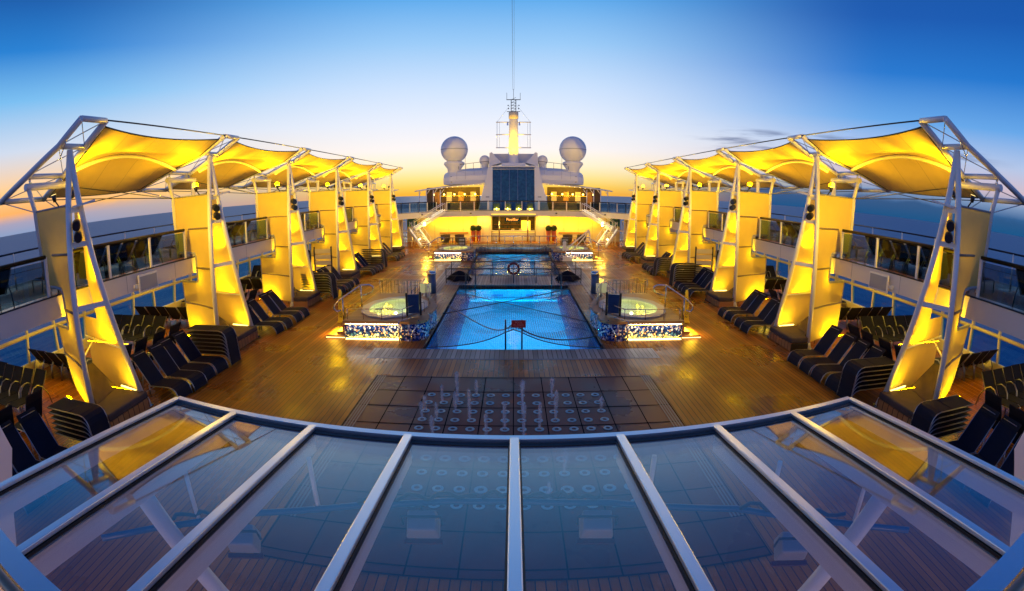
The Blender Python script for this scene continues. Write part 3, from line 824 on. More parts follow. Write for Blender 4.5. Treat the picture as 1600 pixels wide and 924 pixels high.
    # foot light behind the day bed
    a = Qz(.62); c_ = Bz(.62); b = MB(); b.beam(a+(c_-a)*.05+Vector((0,-.1,0)), a+(c_-a)*.34+Vector((0,-.1,0)), .05, .05); b.build('foot_light', 'led strip', p)
    return p
side_word = {1: 'right', -1: 'left'}
tw_lab = ['nearest white tower of the %s row, its outer panel grey and unlit', 'second tower from the camera in the %s row, glowing gold', 'third tower from the camera in the %s row, glowing gold',
          'fourth tower from the camera in the %s row, glowing gold', 'fifth tower from the camera in the %s row, glowing gold', 'farthest glowing tower of the %s row, nearest the stairs']
T0 = None
for s in (1, -1):
    for i in range(1, 7):
        loc = (s*13.85, ty(i), 0); lb = tw_lab[i-1] % SIDE[s]
        if T0 is None: T0 = make_tower(lb, loc, s)
        else: dup(T0, loc, lb, s)
KT = 1.0
for s in (1, -1):
    for i in range(1, 7):
        y = ty(i)
        # strips at the foot of the aft panel and on its mid strut, one in front of the outer panel, one in the head
        lamp('tower_foot_light', 'AREA', (s*14.3, y+1.65, .72), 8*KT, YEL, 2.2, .10, to=(s*14.3, y+2.35, 2.4))
        lamp('tower_mid_light', 'AREA', (s*14.3, y+1.85, 2.32), 7.5*KT, YEL, 2.4, .08, to=(s*14.3, y+2.4, 4.4))
        lamp('tower_head_light', 'AREA', (s*14.6, y+1.2, 4.7), 10*KT, YEL, 1.2, .1, to=(s*14.6, y+2.3, 6.5))
        lamp('panel_foot_light', 'AREA', (s*16.2, y+.85, .25), 12*KT, YEL, 1.6, .12, to=(s*16.0, y+1.35, 2.4))
        lamp('fascia_lamp', 'POINT', (s*15.0, y+1.1, 3.3), 14*KT, YEL, .03)
        # floods under the sails, aft and forward
        if i < 6:
            lamp('sail_flood', 'SPOT', (s*14.2, y+.95, 7.75), 190*KT, YEL, .12, spot=130, blend=.8, to=(s*14.3, y+5.4, 9.4))
            lamp('sail_spot', 'SPOT', (s*14.2, y+.95, 7.75), 620*KT, YEL, .10, spot=34, blend=1, to=(s*13.4, y+6.6, 9.2))
            lamp('panel_flood', 'SPOT', (s*15.0, y+1.4, 7.3), 640*KT, YEL, .2, spot=62, blend=.9, to=(s*15.0, y+9.3, 4.2))
        if i > 1:
            lamp('sail_flood', 'SPOT', (s*14.6, y+.06, 7.68), 150*KT, YEL, .12, spot=130, blend=.8, to=(s*14.4, y-4.2, 9.4))

# sails
def make_sail(label, loc, sx, group):
    p = thing('shade_sail', label, 'shade sail', loc, group, sx)
    a0 = [(-1.1,.98,9.68),(.05,1.08,9.02),(2.5,1.98,8.36),(4.55,2.4,7.74)]
    a1 = [(-1.1,8.9,9.68),(.05,8.9,9.02),(2.5,9.1,8.4),(4.55,9.05,7.78)]
    def onp(pts, s_):
        L_ = [0]
        for k in range(3): L_.append(L_[-1]+(Vector(pts[k+1])-Vector(pts[k])).length)
        d = s_*L_[-1]
        for k in range(3):
            if d <= L_[k+1]+1e-6: return Vector(pts[k]).lerp(Vector(pts[k+1]), (d-L_[k])/(L_[k+1]-L_[k]))
        return Vector(pts[3])
    def surf(u, v):
        s_ = .03+.94*v
        q = onp(a0, s_).lerp(onp(a1, s_), .02+.96*u)
        k = 4*u*(1-u)
        hgt = .6*math.exp(-((s_-.52)/.22)**2)-.17*math.exp(-((s_-0)/.3)**2)-.12*math.exp(-((s_-1)/.25)**2)
        xs = .32*math.exp(-(s_/.28)**2)-.25*math.exp(-((s_-1)/.25)**2)
        q.z += k*hgt; q.x += k*xs
        return q
    MB().sheet(surf, 30, 34).build('membrane', 'sail fabric', p)
    b = MB(); b.tube([surf(k/24, (.52-.03)/.94)-Vector((0,0,.09)) for k in range(25)], .085, 8); b.build('arch_rib', 'white metal', p)
    b = MB()
    for v_ in (0, 1): b.tube([surf(k/24, v_) for k in range(25)], .03, 6)
    b.build('edge_cable', 'dark metal', p)
    for u_, base in ((0, a0), (1, a1)):
        zz = []
        for k in range(53):
            s_ = .05+.9*k/52; zz.append(surf(u_, (s_-.03)/.94) if k % 2 else onp(base, s_))
        MB().tube(zz, .016, 4).build('lacing_rope', 'dark metal', p)
        MB().tube([surf(u_, k/20) for k in range(21)], .03, 5).build('edge_cord', 'dark metal', p)
    b = MB(); b.tube([(-1.2,.95,9.74),(-1.2,8.9,9.74)], .028, 6)
    b.tube([(2.45,2.2,8.0),(2.4,9.2,7.2)], .02, 5); b.tube([(4.5,2.4,7.7),(2.45,9.4,7.2)], .02, 5); b.tube([(2.45,2.2,7.2),(4.5,9.0,7.75)], .02, 5)
    b.build('stay_cable', 'dark metal', p)
    return p
S0 = None
for s in (1, -1):
    for i in range(1, 6):
        lb = '%s gold-lit shade sail from the camera over the %s side' % (['nearest','second','third','fourth','farthest'][i-1], SIDE[s])
        if S0 is None: S0 = make_sail(lb, (s*13.85, ty(i), 0), s, 'shade sails between the towers')
        else: dup(S0, (s*13.85, ty(i), 0), lb, s)

# ------------------------------------------------------------------ balconies (upper promenade)
BX = 15.4; BZ0 = 3.5; BZ1 = 4.25
mat('fascia paint', (.72,.70,.70), .4)
pts = [(-BX,-6),(-BX,56),(-15.1,60.5),(-14.1,64),(-12.4,66.6),(-10,68.4),(-7,69.5),(-3.4,70),(3.4,70),(7,69.5),(10,68.4),(12.4,66.6),(14.1,64),(15.1,60.5),(BX,56),(BX,-6)]
outer = [(23,-6),(23,88),(-23,88),(-23,-6)]
b = MB(); n = len(pts)
poly = pts+outer
def ngon_slab(poly, z0, z1, name, mt, parent=None):
    bm = bmesh.new(); vs = [bm.verts.new((x,y,z1)) for x,y in poly]
    es = [bm.edges.new((vs[i],vs[(i+1)%len(vs)])) for i in range(len(vs))]
    bmesh.ops.triangle_fill(bm, use_beauty=True, edges=es)
    r = bmesh.ops.extrude_face_region(bm, geom=bm.faces[:]); bmesh.ops.translate(bm, vec=(0,0,z0-z1), verts=[e for e in r['geom'] if isinstance(e, bmesh.types.BMVert)])
    bmesh.ops.recalc_face_normals(bm, faces=bm.faces)
    me = bpy.data.meshes.new(name); bm.to_mesh(me); bm.free(); me.materials.append(MAT[mt])
    o = bpy.data.objects.new(name, me); COL.objects.link(o)
    if parent: o.parent = parent
    return o
bal = bpy.data.objects.new('balcony', None); COL.objects.link(bal); tag(bal, 'white upper promenade balcony running round the pool deck', 'balcony')
ngon_slab(poly, BZ0, BZ1, 'slab', 'fascia paint', bal)
b = MB(); b.add([(x,y,BZ1+.006) for x,y in [(BX+.25,-6),(22.8,-6),(22.8,70),(BX+.25,56)]], [(0,1,2,3)]); b.add([(-x,y,BZ1+.006) for x,y in [(BX+.25,-6),(22.8,-6),(22.8,70),(BX+.25,56)]], [(0,1,2,3)])
b.build('floor_boards', 'deck wood', bal)
b = MB(); b.tube([(x*1.0-(.02 if x > 0 else -.02),y,BZ1+.03) for x,y in pts], .03, 5); b.build('edge_strip', 'dark metal', bal)
b = MB()
for s in (-1, 1):
    for k in range(16): b.box(s*(BX-.006), s*(BX-.002), 1.2+k*3.6, 1.23+k*3.6, BZ0+.03, BZ1-.03)
b.build('joint_line', 'grey plastic', bal)
for s in (-1, 1):
    for xx, yy in ((5.8, 69.7), (12.0, 66.9)):
        MB().lathe([(.001,-.16),(.13,-.12),(.13,0),(.001,0)], (s*xx, yy-.15, 4.0), 12).build('bulkhead_lamp', 'dark metal', bal)
# railings bay by bay
def railing(label, a, c_, nposts, z0, hgt, gmat='rail glass', group=None, cap='rail wood'):
    p = thing('glass_railing', label, 'railing', (a[0], a[1], z0), group)
    d = Vector((c_[0]-a[0], c_[1]-a[1], 0))
    MB().tube([(0,0,hgt), (d.x,d.y,hgt)], .07, 8).build('handrail', cap, p)
    for k in range(nposts+1):
        q = d*(k/nposts); MB().box(q.x-.045, q.x+.045, q.y-.06, q.y+.06, 0, hgt).build('post', 'white paint', p)
    nrm = d.cross(Vector((0,0,1))).normalized()*.012
    for k in range(nposts):
        q0 = d*(k/nposts)+d.normalized()*.1; q1 = d*((k+1)/nposts)-d.normalized()*.1
        MB().add([(q0.x-nrm.x,q0.y-nrm.y,.1),(q1.x-nrm.x,q1.y-nrm.y,.1),(q1.x-nrm.x,q1.y-nrm.y,hgt-.12),(q0.x-nrm.x,q0.y-nrm.y,hgt-.12),
                  (q0.x+nrm.x,q0.y+nrm.y,.1),(q1.x+nrm.x,q1.y+nrm.y,.1),(q1.x+nrm.x,q1.y+nrm.y,hgt-.12),(q0.x+nrm.x,q0.y+nrm.y,hgt-.12)],
                 [(0,1,2,3),(7,6,5,4),(0,4,5,1),(3,2,6,7),(1,5,6,2),(0,3,7,4)]).build('glass_pane', gmat, p)
    return p
for s in (1, -1):
    for i in range(0, 6):
        y0 = ty(i)+.9 if i else -3; y1 = ty(i+1)+.15
        nm = 'near the camera, before the first tower' if i == 0 else 'between the %s and %s towers' % (ORD[i-1], ORD[i])
        railing('inner glass balcony railing, %s side, %s' % (SIDE[s], nm), (s*(BX+.1), y0), (s*(BX+.1), y1), 3, BZ1, 1.38, group='inner balcony railings')
    nb = [(s*(BX+.08),57.7),(s*15.2,60.5),(s*14.2,64),(s*12.5,66.7),(s*10.3,68.3)]
    for k in range(4):
        railing('curved stern balcony railing, %s side, %s length from the towers' % (SIDE[s], ORD[k]), nb[k], nb[k+1], 2, BZ1, 1.3, group='stern balcony railings')
    railing('stern balcony railing over the yellow wall, %s of the bar' % SIDE[s], (s*9.0,69.0), (s*3.5,70.1), 3, BZ1, 1.3, group='stern balcony railings')
railing('stern balcony railing above the bar sign', (-3.4,70.15), (3.4,70.15), 3, BZ1, 1.3, 'clear glass', 'stern balcony railings')
# outer rails and glass windbreaks of the upper promenade
for s in (1, -1):
    for i in range(0, 7):
        y0 = -3 if i == 0 else ty(i); y1 = ty(i+1)
        nm = 'beside the camera' if i == 0 else ('abreast of the gap after the %s tower' % ORD[i-1])
        p = thing('ship_rail', 'outer ship rail of the %s upper promenade %s' % (SIDE[s], nm), 'railing', (s*22.7, 0, BZ1), 'outer ship rails')
        b = MB()
        b.tube([(0,y0,1.45),(0,y1,1.45)], .05, 6)
        b.build('handrail', 'dark metal', p)
        for z in (.5, .95): MB().tube([(0,y0,z),(0,y1,z)], .025, 5).build('bar', 'steel', p)
        for k in range(3):
            MB().tube([(0,y0+(y1-y0)*k/3,0),(0,y0+(y1-y0)*k/3,1.45)], .05, 6).build('post', 'white metal', p)
        if i in (0, 6):
            for k in range(8):
                yy = y0+.2+(y1-y0)*k/8; MB().box(.02,.05,yy,yy+(y1-y0)/8-.3,.1,2.7).build('windbreak_pane', 'clear glass', p)
    # television screens on the fascia
    q = thing('screen', 'grey flat screen in white frame on the %s balcony edge after the first tower' % SIDE[s], 'screen', (s*(BX-.12), 16.9, 3.72), 'screens on the balcony edges')
    MB().box(-.08*s,.0,-.68,.68,-.3,.42).build('frame', 'white paint', q, .02); MB().box(-.1*s,-.084*s,-.6,.6,-.23,.35).build('panel', 'grey plastic', q)
    MB().box(0,.1*s,-.9,-.6,-.1,.05).build('bracket', 'white paint', q)
    # main deck bulwark under the balcony: rail, posts, glass down to the deck
    for i in range(0, 7):
        y0 = -3 if i == 0 else ty(i); y1 = ty(i+1)
        nm = 'beside the camera' if i == 0 else ('beyond the %s tower' % ORD[i-1])
        p = thing('side_windows', 'open side windows to the sea under the %s balcony %s' % (SIDE[s], nm), 'window wall', (s*22.6, 0, 0), 'side windows of the pool deck')
        MB().tube([(0,y0,1.78),(0,y1,1.78)],   .1, 8).build('handrail', 'cream wall', p)
        MB().box(-.06,.06,y0,y1,.0,.5).build('sill', 'cream wall', p)
        MB().box(-.05,.05,y0,y1,.5,.56).build('low_rail', 'white metal', p)
        for k in range(4):
            yy = y0+(y1-y0)*(k+.3)/4; top = 3.5
            if k % 2: b = MB(); b.beam((0,yy,.5),(0,yy+.25,1.9),.12,.2,(1,0,0)); b.beam((0,yy+.25,1.9),(0,yy+.25,top),.12,.2,(1,0,0))
            else: b = MB(); b.beam((0,yy,.5),(0,yy,top),.12,.22,(1,0,0))
            b.build('post', 'cream wall', p)
        MB().box(-.008,.008,y0,y1,.57,1.66).build('glass_pane', 'window glass', p)
    for i in range(0, 6):
        y = ty(i)+4.5 if i else 5
        lamp('balcony_soffit_light', 'AREA', (s*19.0, y, 3.42), 34, (1,.64,.04), 1.2, 5.0, rot=(0,0,0))

# ------------------------------------------------------------------ loungers
# profile along x: 0 = foot end, + towards the head
SEAT = [(0,.04),(.03,.2),(.1,.36),(.22,.46),(.4,.5),(.9,.49),(1.42,.47)]
BACK = [(1.42,.47),(1.72,.85),(2.0,1.2),(2.16,1.38)]
BACK2 = [(1.42,.47),(1.66,.9),(1.86,1.3),(1.95,1.5)]
FLAT = [(0,.04),(.03,.2),(.1,.36),(.22,.46),(.4,.5),(1.0,.5),(1.7,.5),(2.25,.5)]
def make_lounger(kind):
    p = thing('sun_lounger', '', 'sun lounger')
    w = .44
    if kind == 'flat':
        MB().strip(FLAT[:6], -w+.005, w-.005, .03).build('seat', 'navy sling', p)
        MB().strip([(1.03,.5),(1.7,.5),(2.25,.5)], -w+.005, w-.005, .03).build('backrest', 'navy sling', p)
        for q in (-w, w): MB().tube([(x,q,z-.015) for x,z in FLAT], .02, 6).build('side_rail', 'silver frame', p)
        return p
    bk = BACK if kind == 'low' else BACK2
    MB().strip(SEAT, -w+.005, w-.005, .03).build('seat', 'navy sling', p)
    MB().strip(bk, -w+.005, w-.005, .03).build('backrest', 'navy sling', p)
    d = Vector((bk[-1][0]-bk[-2][0], bk[-1][1]-bk[-2][1])).normalized()
    h0 = Vector(bk[-1])-d*.05; h1 = Vector(bk[-1])+d*.25
    MB().strip([tuple(h0), tuple(h1)], -w+.02, w-.02, .05).build('headrest', 'black sling', p)
    MB().tube([(h0.x+d.x*.16-.04, -w+.12, h0.y+d.y*.16+.03),(h0.x+d.x*.16-.04, w-.12, h0.y+d.y*.16+.03)], .014, 5).build('headrest_bar', 'silver frame', p)
    for q in (-w, w):
        MB().tube([(x,q,z-.015) for x,z in SEAT+bk[1:]], .02, 6).build('side_rail', 'silver frame', p)
        MB().tube([(1.5,q,.48),(1.55,q,.0)], .03, 6).build('leg', 'silver frame', p)
    MB().tube([(1.75,-w,.85),(1.95,-w,.1),(1.95,w,.1),(1.75,w,.85)], .022, 5).build('back_stay', 'silver frame', p)
    return p
LP = {k: make_lounger(k) for k in ('low','high','flat')}
LUSED = {}
def put(kind, x, y, z, s, label, group, face=1, jit=True):
    # face 1: feet towards the pool
    r = 0 if s*face > 0 else math.pi
    if jit: r += random.uniform(-.06,.06); y += random.uniform(-.06,.06); x += random.uniform(-.07,.07)
    root = LP[kind]
    if kind not in LUSED:
        LUSED[kind] = [list(root.children)]; KIDS[root.name] = list(root.children)
        root.location = (x,y,z); root.rotation_euler = (0,0,r); root['label'] = label; root['group'] = group; return root
    return dup(root, (x,y,z), label, None, r, group)
def bay_name(i): return 'before the first tower' if i == 0 else 'between %s and %s towers' % (ORD[i-1], ORD[i])
front = {  # side, bay: (list of lounger y, stack y or None, stack count)
 (1,0): ([8.55,7.55,6.5], 9.75, 6), (1,1): ([18.1,17.05,16.0,15.0], 14.0, 6), (1,2): ([26.65,25.65,24.2,23.2], None, 0), (1,3): ([32.3,33.3,34.3,35.2], 36.4, 8),
 (1,4): ([42.2,43.2,44.2,45.1], 41.1, 7), (1,5): ([51.0,52.0,53.0,54.0], None, 0),
 (-1,0): ([8.0,7.0,6.0], 9.45, 6), (-1,1): ([14.2,15.15,16.1,17.1], 18.2, 7), (-1,2): ([23.05,24.05,25.45,26.45], None, 0), (-1,3): ([33.4,34.5,35.6,36.7], 31.7, 8),
 (-1,4): ([41.3,42.4,43.5,44.5], 45.8, 8), (-1,5): ([50.6,51.7,52.8,53.8], None, 0)}
for (s, i), (ys, sy_, ns) in front.items():
    for k, y in enumerate(sorted(ys)):
        put('low', s*11.72, y, 0, s, '%s navy lounger from near end, front row, %s side, %s' % (ORD[k], SIDE[s], bay_name(i)), 'navy loungers in the front rows')
    if sy_:
        for k in range(ns):
            put('flat', s*(11.72+.012*k), sy_, k*.17, s, '%s folded lounger up in the stack, %s side, %s' % (ORD[k], SIDE[s], bay_name(i)), 'stacked loungers', jit=False)
    bys = {0: [6.6,7.6,8.9], 1: [14.3,15.3,16.7,17.7], 2: [23.6,24.6,26.0], 3: [32.6,33.7], 4: [42.0,43.2,44.3], 5: [51.0,52.2]}[i]
    for k, y in enumerate(bys):
        put('high', s*16.75, y, 0, s, '%s navy lounger from near end, back row facing outboard, %s, %s' % (ORD[k], SIDE[s], bay_name(i)), 'navy loungers in the back rows', -1)

def make_arm():
    p = thing('arm_lounger', '', 'sun lounger')
    w = .42
    MB().strip([(0,.5),(.25,.54),(.9,.5),(1.35,.46)], -w, w, .03).build('seat', 'black sling', p)
    MB().strip([(1.35,.46),(1.7,.85),(2.05,1.3)], -w, w, .03).build('backrest', 'black sling', p)
    for q in (-w-.03, w+.03):
        MB().tube([(0,q,.0),(.0,q,.46),(.1,q,.5),(1.4,q,.42),(2.05,q,1.28)], .028, 6).build('side_rail', 'silver frame', p)
        MB().tube([(.75,q,.0),(.78,q,.35),(.9,q,.7),(1.1,q,.88),(1.35,q,.92),(1.6,q,.8),(1.85,q,.45),(1.95,q,0)], .028, 6).build('arm', 'silver frame', p)
    return p
A0 = make_arm(); a_used = False
def put_arm(x, y, z, rz, label, group):
    global a_used
    if not a_used:
        a_used = True; A0.location = (x,y,z); A0.rotation_euler = (0,0,rz); A0['label'] = label; A0['group'] = group; KIDS[A0.name] = list(A0.children); return
    dup(A0, (x,y,z), label, None, rz, group)
for s in (1, -1):
    for i in range(0, 5):
        y0 = ty(i) if i else ty(0)
        for k in range(5):
            x = 18.2+.9*k
            nm = 'near the camera' if i == 0 else 'beyond the %s tower' % ORD[i-1]
            put_arm(s*x, ty(i+1)-1.25+random.uniform(-.08,.08), 0, R(90), '%s black armed lounger from inboard, feet forward, under %s balcony beside %s tower' % (ORD[k], SIDE[s], ORD[i]), 'armed loungers under the balconies, feet forward')
            put_arm(s*x, ty(i+1)+4.9+random.uniform(-.08,.08), 0, R(-90), '%s black armed lounger from inboard, facing aft, under %s balcony beyond %s tower' % (ORD[k], SIDE[s], ORD[i]), 'armed loungers under the balconies, facing aft')
# balcony loungers: heads at the inner rail
B0 = None
for s in (1, -1):
    for i in range(0, 6):
        y0 = ty(i)+1.6 if i else 3.2
        for k in range(7):
            y = y0+1.02*k
            if i == 0 and y > 10: continue
            lb = '%s dark lounger from near end on %s balcony, %s' % (ORD[k], SIDE[s], bay_name(i))
            if B0 is None:
                B0 = dup(A0, (s*18.1,y,BZ1), lb, None, 0 if s < 0 else math.pi, 'loungers along the balcony rails'); B0.name = 'balcony_lounger'
            else: dup(B0, (s*18.1,y,BZ1), lb, None, 0 if s < 0 else math.pi, 'loungers along the balcony rails')
# day beds
def make_daybed():
    p = thing('day_bed', '', 'day bed')
    MB().prism([(0,-.35),(1.02,-.33),(1.08,.12),(2.9,1.0),(2.9,1.95),(0,1.98)], 0, .36).build('base', 'slat wood', p, .02)
    MB().prism([(-.02,-.33),(1.0,-.31),(1.06,.16),(2.1,.7),(2.1,1.93),(-.02,1.96)], .37, .62).build('mattress', 'brown cushion', p, .06)
    b = MB(); pl = [(1.15,.22),(2.85,1.0),(2.85,1.9),(1.6,1.9)]
    zz = [.66,1.5,1.5,.66]; n = 4
    b.add([(x,y,.37) for x,y in pl]+[(x,y,z) for (x,y),z in zip(pl,zz)], [(3,2,1,0),(4,5,6,7)]+[(i,(i+1)%n,n+(i+1)%n,n+i) for i in range(n)])
    b.build('backrest', 'brown cushion', p, .05)
    return p
D0 = make_daybed(); first = True
for s in (1, -1):
    for i in range(1, 7):
        lb = 'brown cushioned day bed on wooden base at the foot of the %s tower, %s side' % (ORD[i-1], SIDE[s])
        loc = (s*12.65, ty(i), 0)
        if first:
            first = False; D0.location = loc; D0.scale = (s,1,1); D0['label'] = lb; D0['group'] = 'day beds at the towers'
        else: dup(D0, loc, lb, s, None, 'day beds at the towers')
# slatted screens
for s in (1, -1):
    q = thing('slat_screen', 'tall yellow-lit slatted screen behind the loungers, %s side, before fourth tower' % SIDE[s], 'screen', (s*14.3, 36.3, 0), 'slatted screens')
    for k in (-.7,.7): MB().box(k-.05,k+.05,-.04,.04,0,3.0).build('post', 'dark metal', q)
    b = MB()
    for k in range(6): b.box(-.65,.65,-.03,.03,.3+k*.44,.62+k*.44)
    b.build('slat', 'cream wall', q)

# ------------------------------------------------------------------ stern block
F = 70.0
bar = thing('pool_bar', 'bright pool bar with lit counter and glowing sign beneath the balcony', 'bar', (0, F, 0))
MB().box(-3.1,3.1,4.0,4.2,0,BZ0).build('back_wall', 'lounge wicker', bar)
for s in (-1,1): MB().box(s*3.05,s*3.25,.05,4.0,0,BZ0).build('side_wall', 'cream wall', bar)
MB().box(-3.0,3.0,1.1,1.7,.01,1.35).build('counter', 'cream wall', bar, .03)
MB().box(-3.04,3.04,1.0,1.8,1.36,1.45).build('counter_top', 'white paint', bar, .02)
MB().box(-2.9,2.9,1.05,1.09,1.2,1.25).build('counter_light', 'led yellow', bar)
MB().box(-3.1,3.1,-.25,.02,BZ0-.02,BZ0+.14).build('pelmet', 'grey plastic', bar)
MB().box(-3.0,3.0,-.32,-.26,BZ0+.2,BZ0+.32).build('pelmet_light', 'led yellow', bar)
for x in (-1.95,1.95): MB().tube([(x,.3,0),(x,.3,BZ0)], .1, 10).build('column', 'steel', bar)
b = MB()
for k in range(4): b.box(-2.8,2.8,3.7,3.98,.9+k*.62,.94+k*.62)
b.build('shelf', 'varnished wood', bar)
MB().box(1.1,2.4,3.3,3.6,.5,2.7).build('lit_cabinet', 'led yellow', bar)
b = MB()
for k in range(44):
    x = random.uniform(-2.7,.9); z = .94+.62*random.randint(0,3); b.lathe([(.001,0),(.055,0),(.055,.22),(.02,.3),(.02,.38)], (x,3.82,z), 8)
b.build('bottle', 'dark window', bar)['kind'] = 'stuff'
text('lettering', 'PoolBar', .52, 'sign letters', bar, (-.15,.2,3.02), (R(90),0,0), .02)
MB().box(-1.2,.95,.24,.28,2.72,3.3).build('sign_board', 'dark window', bar)
# things on the counter
for k, x in enumerate((-.1, 1.0)):
    q = thing('fruit_bowl', ['small dish of fruit at the middle of the pool bar counter', 'wide dish of fruit right of middle on the bar counter'][k], 'bowl', (x,F+1.4,1.45), 'bowls on the bar counter')
    MB().lathe([(.001,0),(.1,0),(.28,.15),(.26,.15),(.001,.04)], n=16).build('dish', 'white paint', q)
    b = MB()
    for a in range(5): b.sphere((.13*math.cos(a*1.25),.13*math.sin(a*1.25),.16), .08, 8, 6)
    b.build('fruit', 'food', q)
# wall of the pavilion
w = thing('pavilion_wall', 'yellow lit wall beneath the balcony either side of the bar', 'wall', (0,0,0))
for s in (-1,1):
    MB().box(s*3.27,s*5.0,F+.1,F+.4,0,BZ0).build('door_panel', 'cream wall', w)
    MB().box(s*5.02,s*15.0,F+1.2,F+1.4,0,BZ0).build('panel', 'cream wall', w)
    for k in range(4): MB().box(s*(7.0+2*k),s*(7.02+2*k),F+1.185,F+1.198,0,BZ0).build('joint', 'dark metal', w)
    for xx in (5.9, 9.4): MB().box(s*xx,s*(xx+.95),F+1.15,F+1.19,.02,2.7).build('door_leaf', 'cream wall', w, .01)
    MB().box(s*4.18,s*4.2,F+.085,F+.098,0,BZ0).build('joint', 'dark metal', w)
    MB().box(s*15.0,s*22.6,F-1.5,F-1.3,0,BZ0).build('panel', 'cream wall', w)
    q = thing('wall_picture', 'blue and green picture on the yellow wall beyond the %s stairs' % SIDE[s], 'picture', (s*14.2, F+1.15, 2.7), 'pictures by the stairs')
    MB().box(-.7,.7,-.05,0,-.55,.55).build('canvas', 'picture', q)
    q = thing('wall_ledge', 'long low shelf on the yellow wall %s of the bar' % SIDE[s], 'shelf', (s*8.3, F+1.0, 1.15), 'wall shelves')
    MB().box(-2.0,2.0,0,.18,-.1,.1).build('board', 'slat wood', q)
    for k in range(2):
        q = thing('planter', '%s orange tapered pot with clipped ball bush, %s of the bar' % (['outer','inner'][k], SIDE[s]), 'planter', (s*(5.42-.72*k), F-1.2, .15), 'orange planters beside the bar')
        MB().lathe([(.001,0),(.24,0),(.36,1.45),(.31,1.45),(.3,1.35),(.001,1.33)], n=20).build('pot', 'orange pot', q)
        b = MB()
        for a in range(420):
            t_ = random.uniform(0,2*math.pi); cz = random.uniform(-1,1); r_ = .40*random.uniform(.86,1.04); sr = math.sqrt(1-cz*cz)
            c0 = Vector((r_*sr*math.cos(t_), r_*sr*math.sin(t_), 1.78+r_*cz)); e1 = Vector((random.uniform(-1,1),random.uniform(-1,1),random.uniform(-1,1))).normalized()*.06
            e2 = e1.cross(Vector((random.uniform(-1,1),random.uniform(-1,1),random.uniform(-1,1)))).normalized()*.045
            b.add([c0-e1,c0+e2,c0+e1,c0-e2], [(0,1,2,3)])
        b.sphere((0,0,1.78), .36, 14, 10)
        b.build('bush', 'topiary leaves', q)
    # wicker chairs and small tables
    for k in range(2):
        q = thing('wicker_chair', '%s dark wicker tub chair by the yellow wall, %s of the bar' % (['inner','outer'][k], SIDE[s]), 'chair', (s*(7.2+1.9*k), F-2.0, 0), 'wicker chairs by the wall')
        b = MB(); b.lathe([(.45,.1),(.62,.5),(.66,1.15),(.58,1.15),(.52,.55)], n=18); b.build('shell', 'lounge wicker', q)
        MB().lathe([(.001,.5),(.52,.5),(.52,.62),(.001,.64)], n=18).build('cushion', 'brown cushion', q)
    q = thing('side_table', 'small round table between the wicker chairs, %s of the bar' % SIDE[s], 'table', (s*8.15, F-2.0, 0), 'small tables by the wall')
    MB().lathe([(.001,.7),(.4,.7),(.4,.75),(.001,.75)], n=18).build('top', 'varnished wood', q); MB().lathe([(.3,0),(.05,.05),(.05,.7)], n=10).build('stem', 'steel', q)
    q = thing('towel_cabinet', 'dark shelf cabinet beside the far %s hot tub' % SIDE[s], 'cabinet', (s*6.0, 59.5, 0), 'towel cabinets')
    MB().box(-.4,.4,-.3,.3,0,1.5).build('carcass', 'dark metal', q, .02)
    b = MB()
    for z in (.3,.7,1.1): b.box(-.34,.34,-.34,-.3,z,z+.25)
    b.build('towels', 'grey plastic', q)
# rail behind the far pool
q = thing('pool_end_rail', 'long steel railing with posts on the raised ledge behind the far pool', 'railing', (0, 59.0, 0))
MB().box(-5.2,5.2,-.6,3.2,.01,.42).build('ledge', 'grey teak', q)
MB().tube([(-5.0,0,1.68),(5.0,0,1.68)], .045, 8).build('handrail', 'steel', q)
MB().tube([(-5.0,0,.62),(5.0,0,.62)], .03, 6).build('low_rail', 'steel', q)
for k in range(11): MB().tube([(-5+k,0,.42),(-5+k,0,1.68)], .035, 6).build('post', 'steel', q)
# stairs
def stairs(s):
    p = thing('staircase', 'white lit staircase from the stern balcony down the %s side, with a landing' % SIDE[s], 'staircase', (0,0,0), 'lit staircases')
    top = Vector((s*9.2,67.6,BZ1)); land = Vector((s*13.0,66.2,1.95)); foot = Vector((s*10.9,63.2,0))
    def flight(a, c_, n, w):
        d = c_-a; side = Vector((-d.y, d.x, 0)).normalized()*w
        for k in range(1, n):
            q = a+d*(k/n); MB().beam(q-side+Vector((0,0,-.02)), q+side+Vector((0,0,-.02)), .34, .06).build('tread', 'white paint', p)
        for sg in (-1, 1):
            MB().beam(a+side*sg, c_+side*sg, .08, .3).build('stringer', 'white paint', p)
            up = Vector((0,0,1.15)); MB().tube([a+side*sg+up, c_+side*sg+up], .05, 8).build('handrail', 'white metal', p)
            MB().tube([a+side*sg*.97+up*.28, c_+side*sg*.97+up*.28], .03, 6).build('light_rail', 'led white', p)
            for k in range(4):
                q = a+d*(k/3)+side*sg; MB().tube([q, q+up], .035, 6).build('baluster', 'white metal', p)
    flight(top, land, 12, .75); flight(land+Vector((-s*.2,-.8,0)), foot, 9, .7)
    MB().box(land.x-s*.1,land.x+s*1.5,land.y-1.2,land.y+.9,1.88,1.96).build('landing', 'white paint', p)
    b = MB()
    for x_ in (land.x+s*.1,land.x+s*1.4):
        for y_ in (land.y-1.1,land.y+.8): b.tube([(x_,y_,0),(x_,y_,3.1)], .05, 6)
    b.tube([(land.x+s*1.4,land.y-1.1,3.1),(land.x+s*1.4,land.y+.8,3.1)], .05, 6)
    b.build('landing_post', 'white metal', p)
    lamp('stair_light', 'POINT', (s*11.4, 65.4, 2.6), 13, (1,.62,.08), .03)
    lamp('stair_light', 'POINT', (s*12.0, 64.6, .9), 10, (1,.62,.08), .03)
stairs(-1); stairs(1)
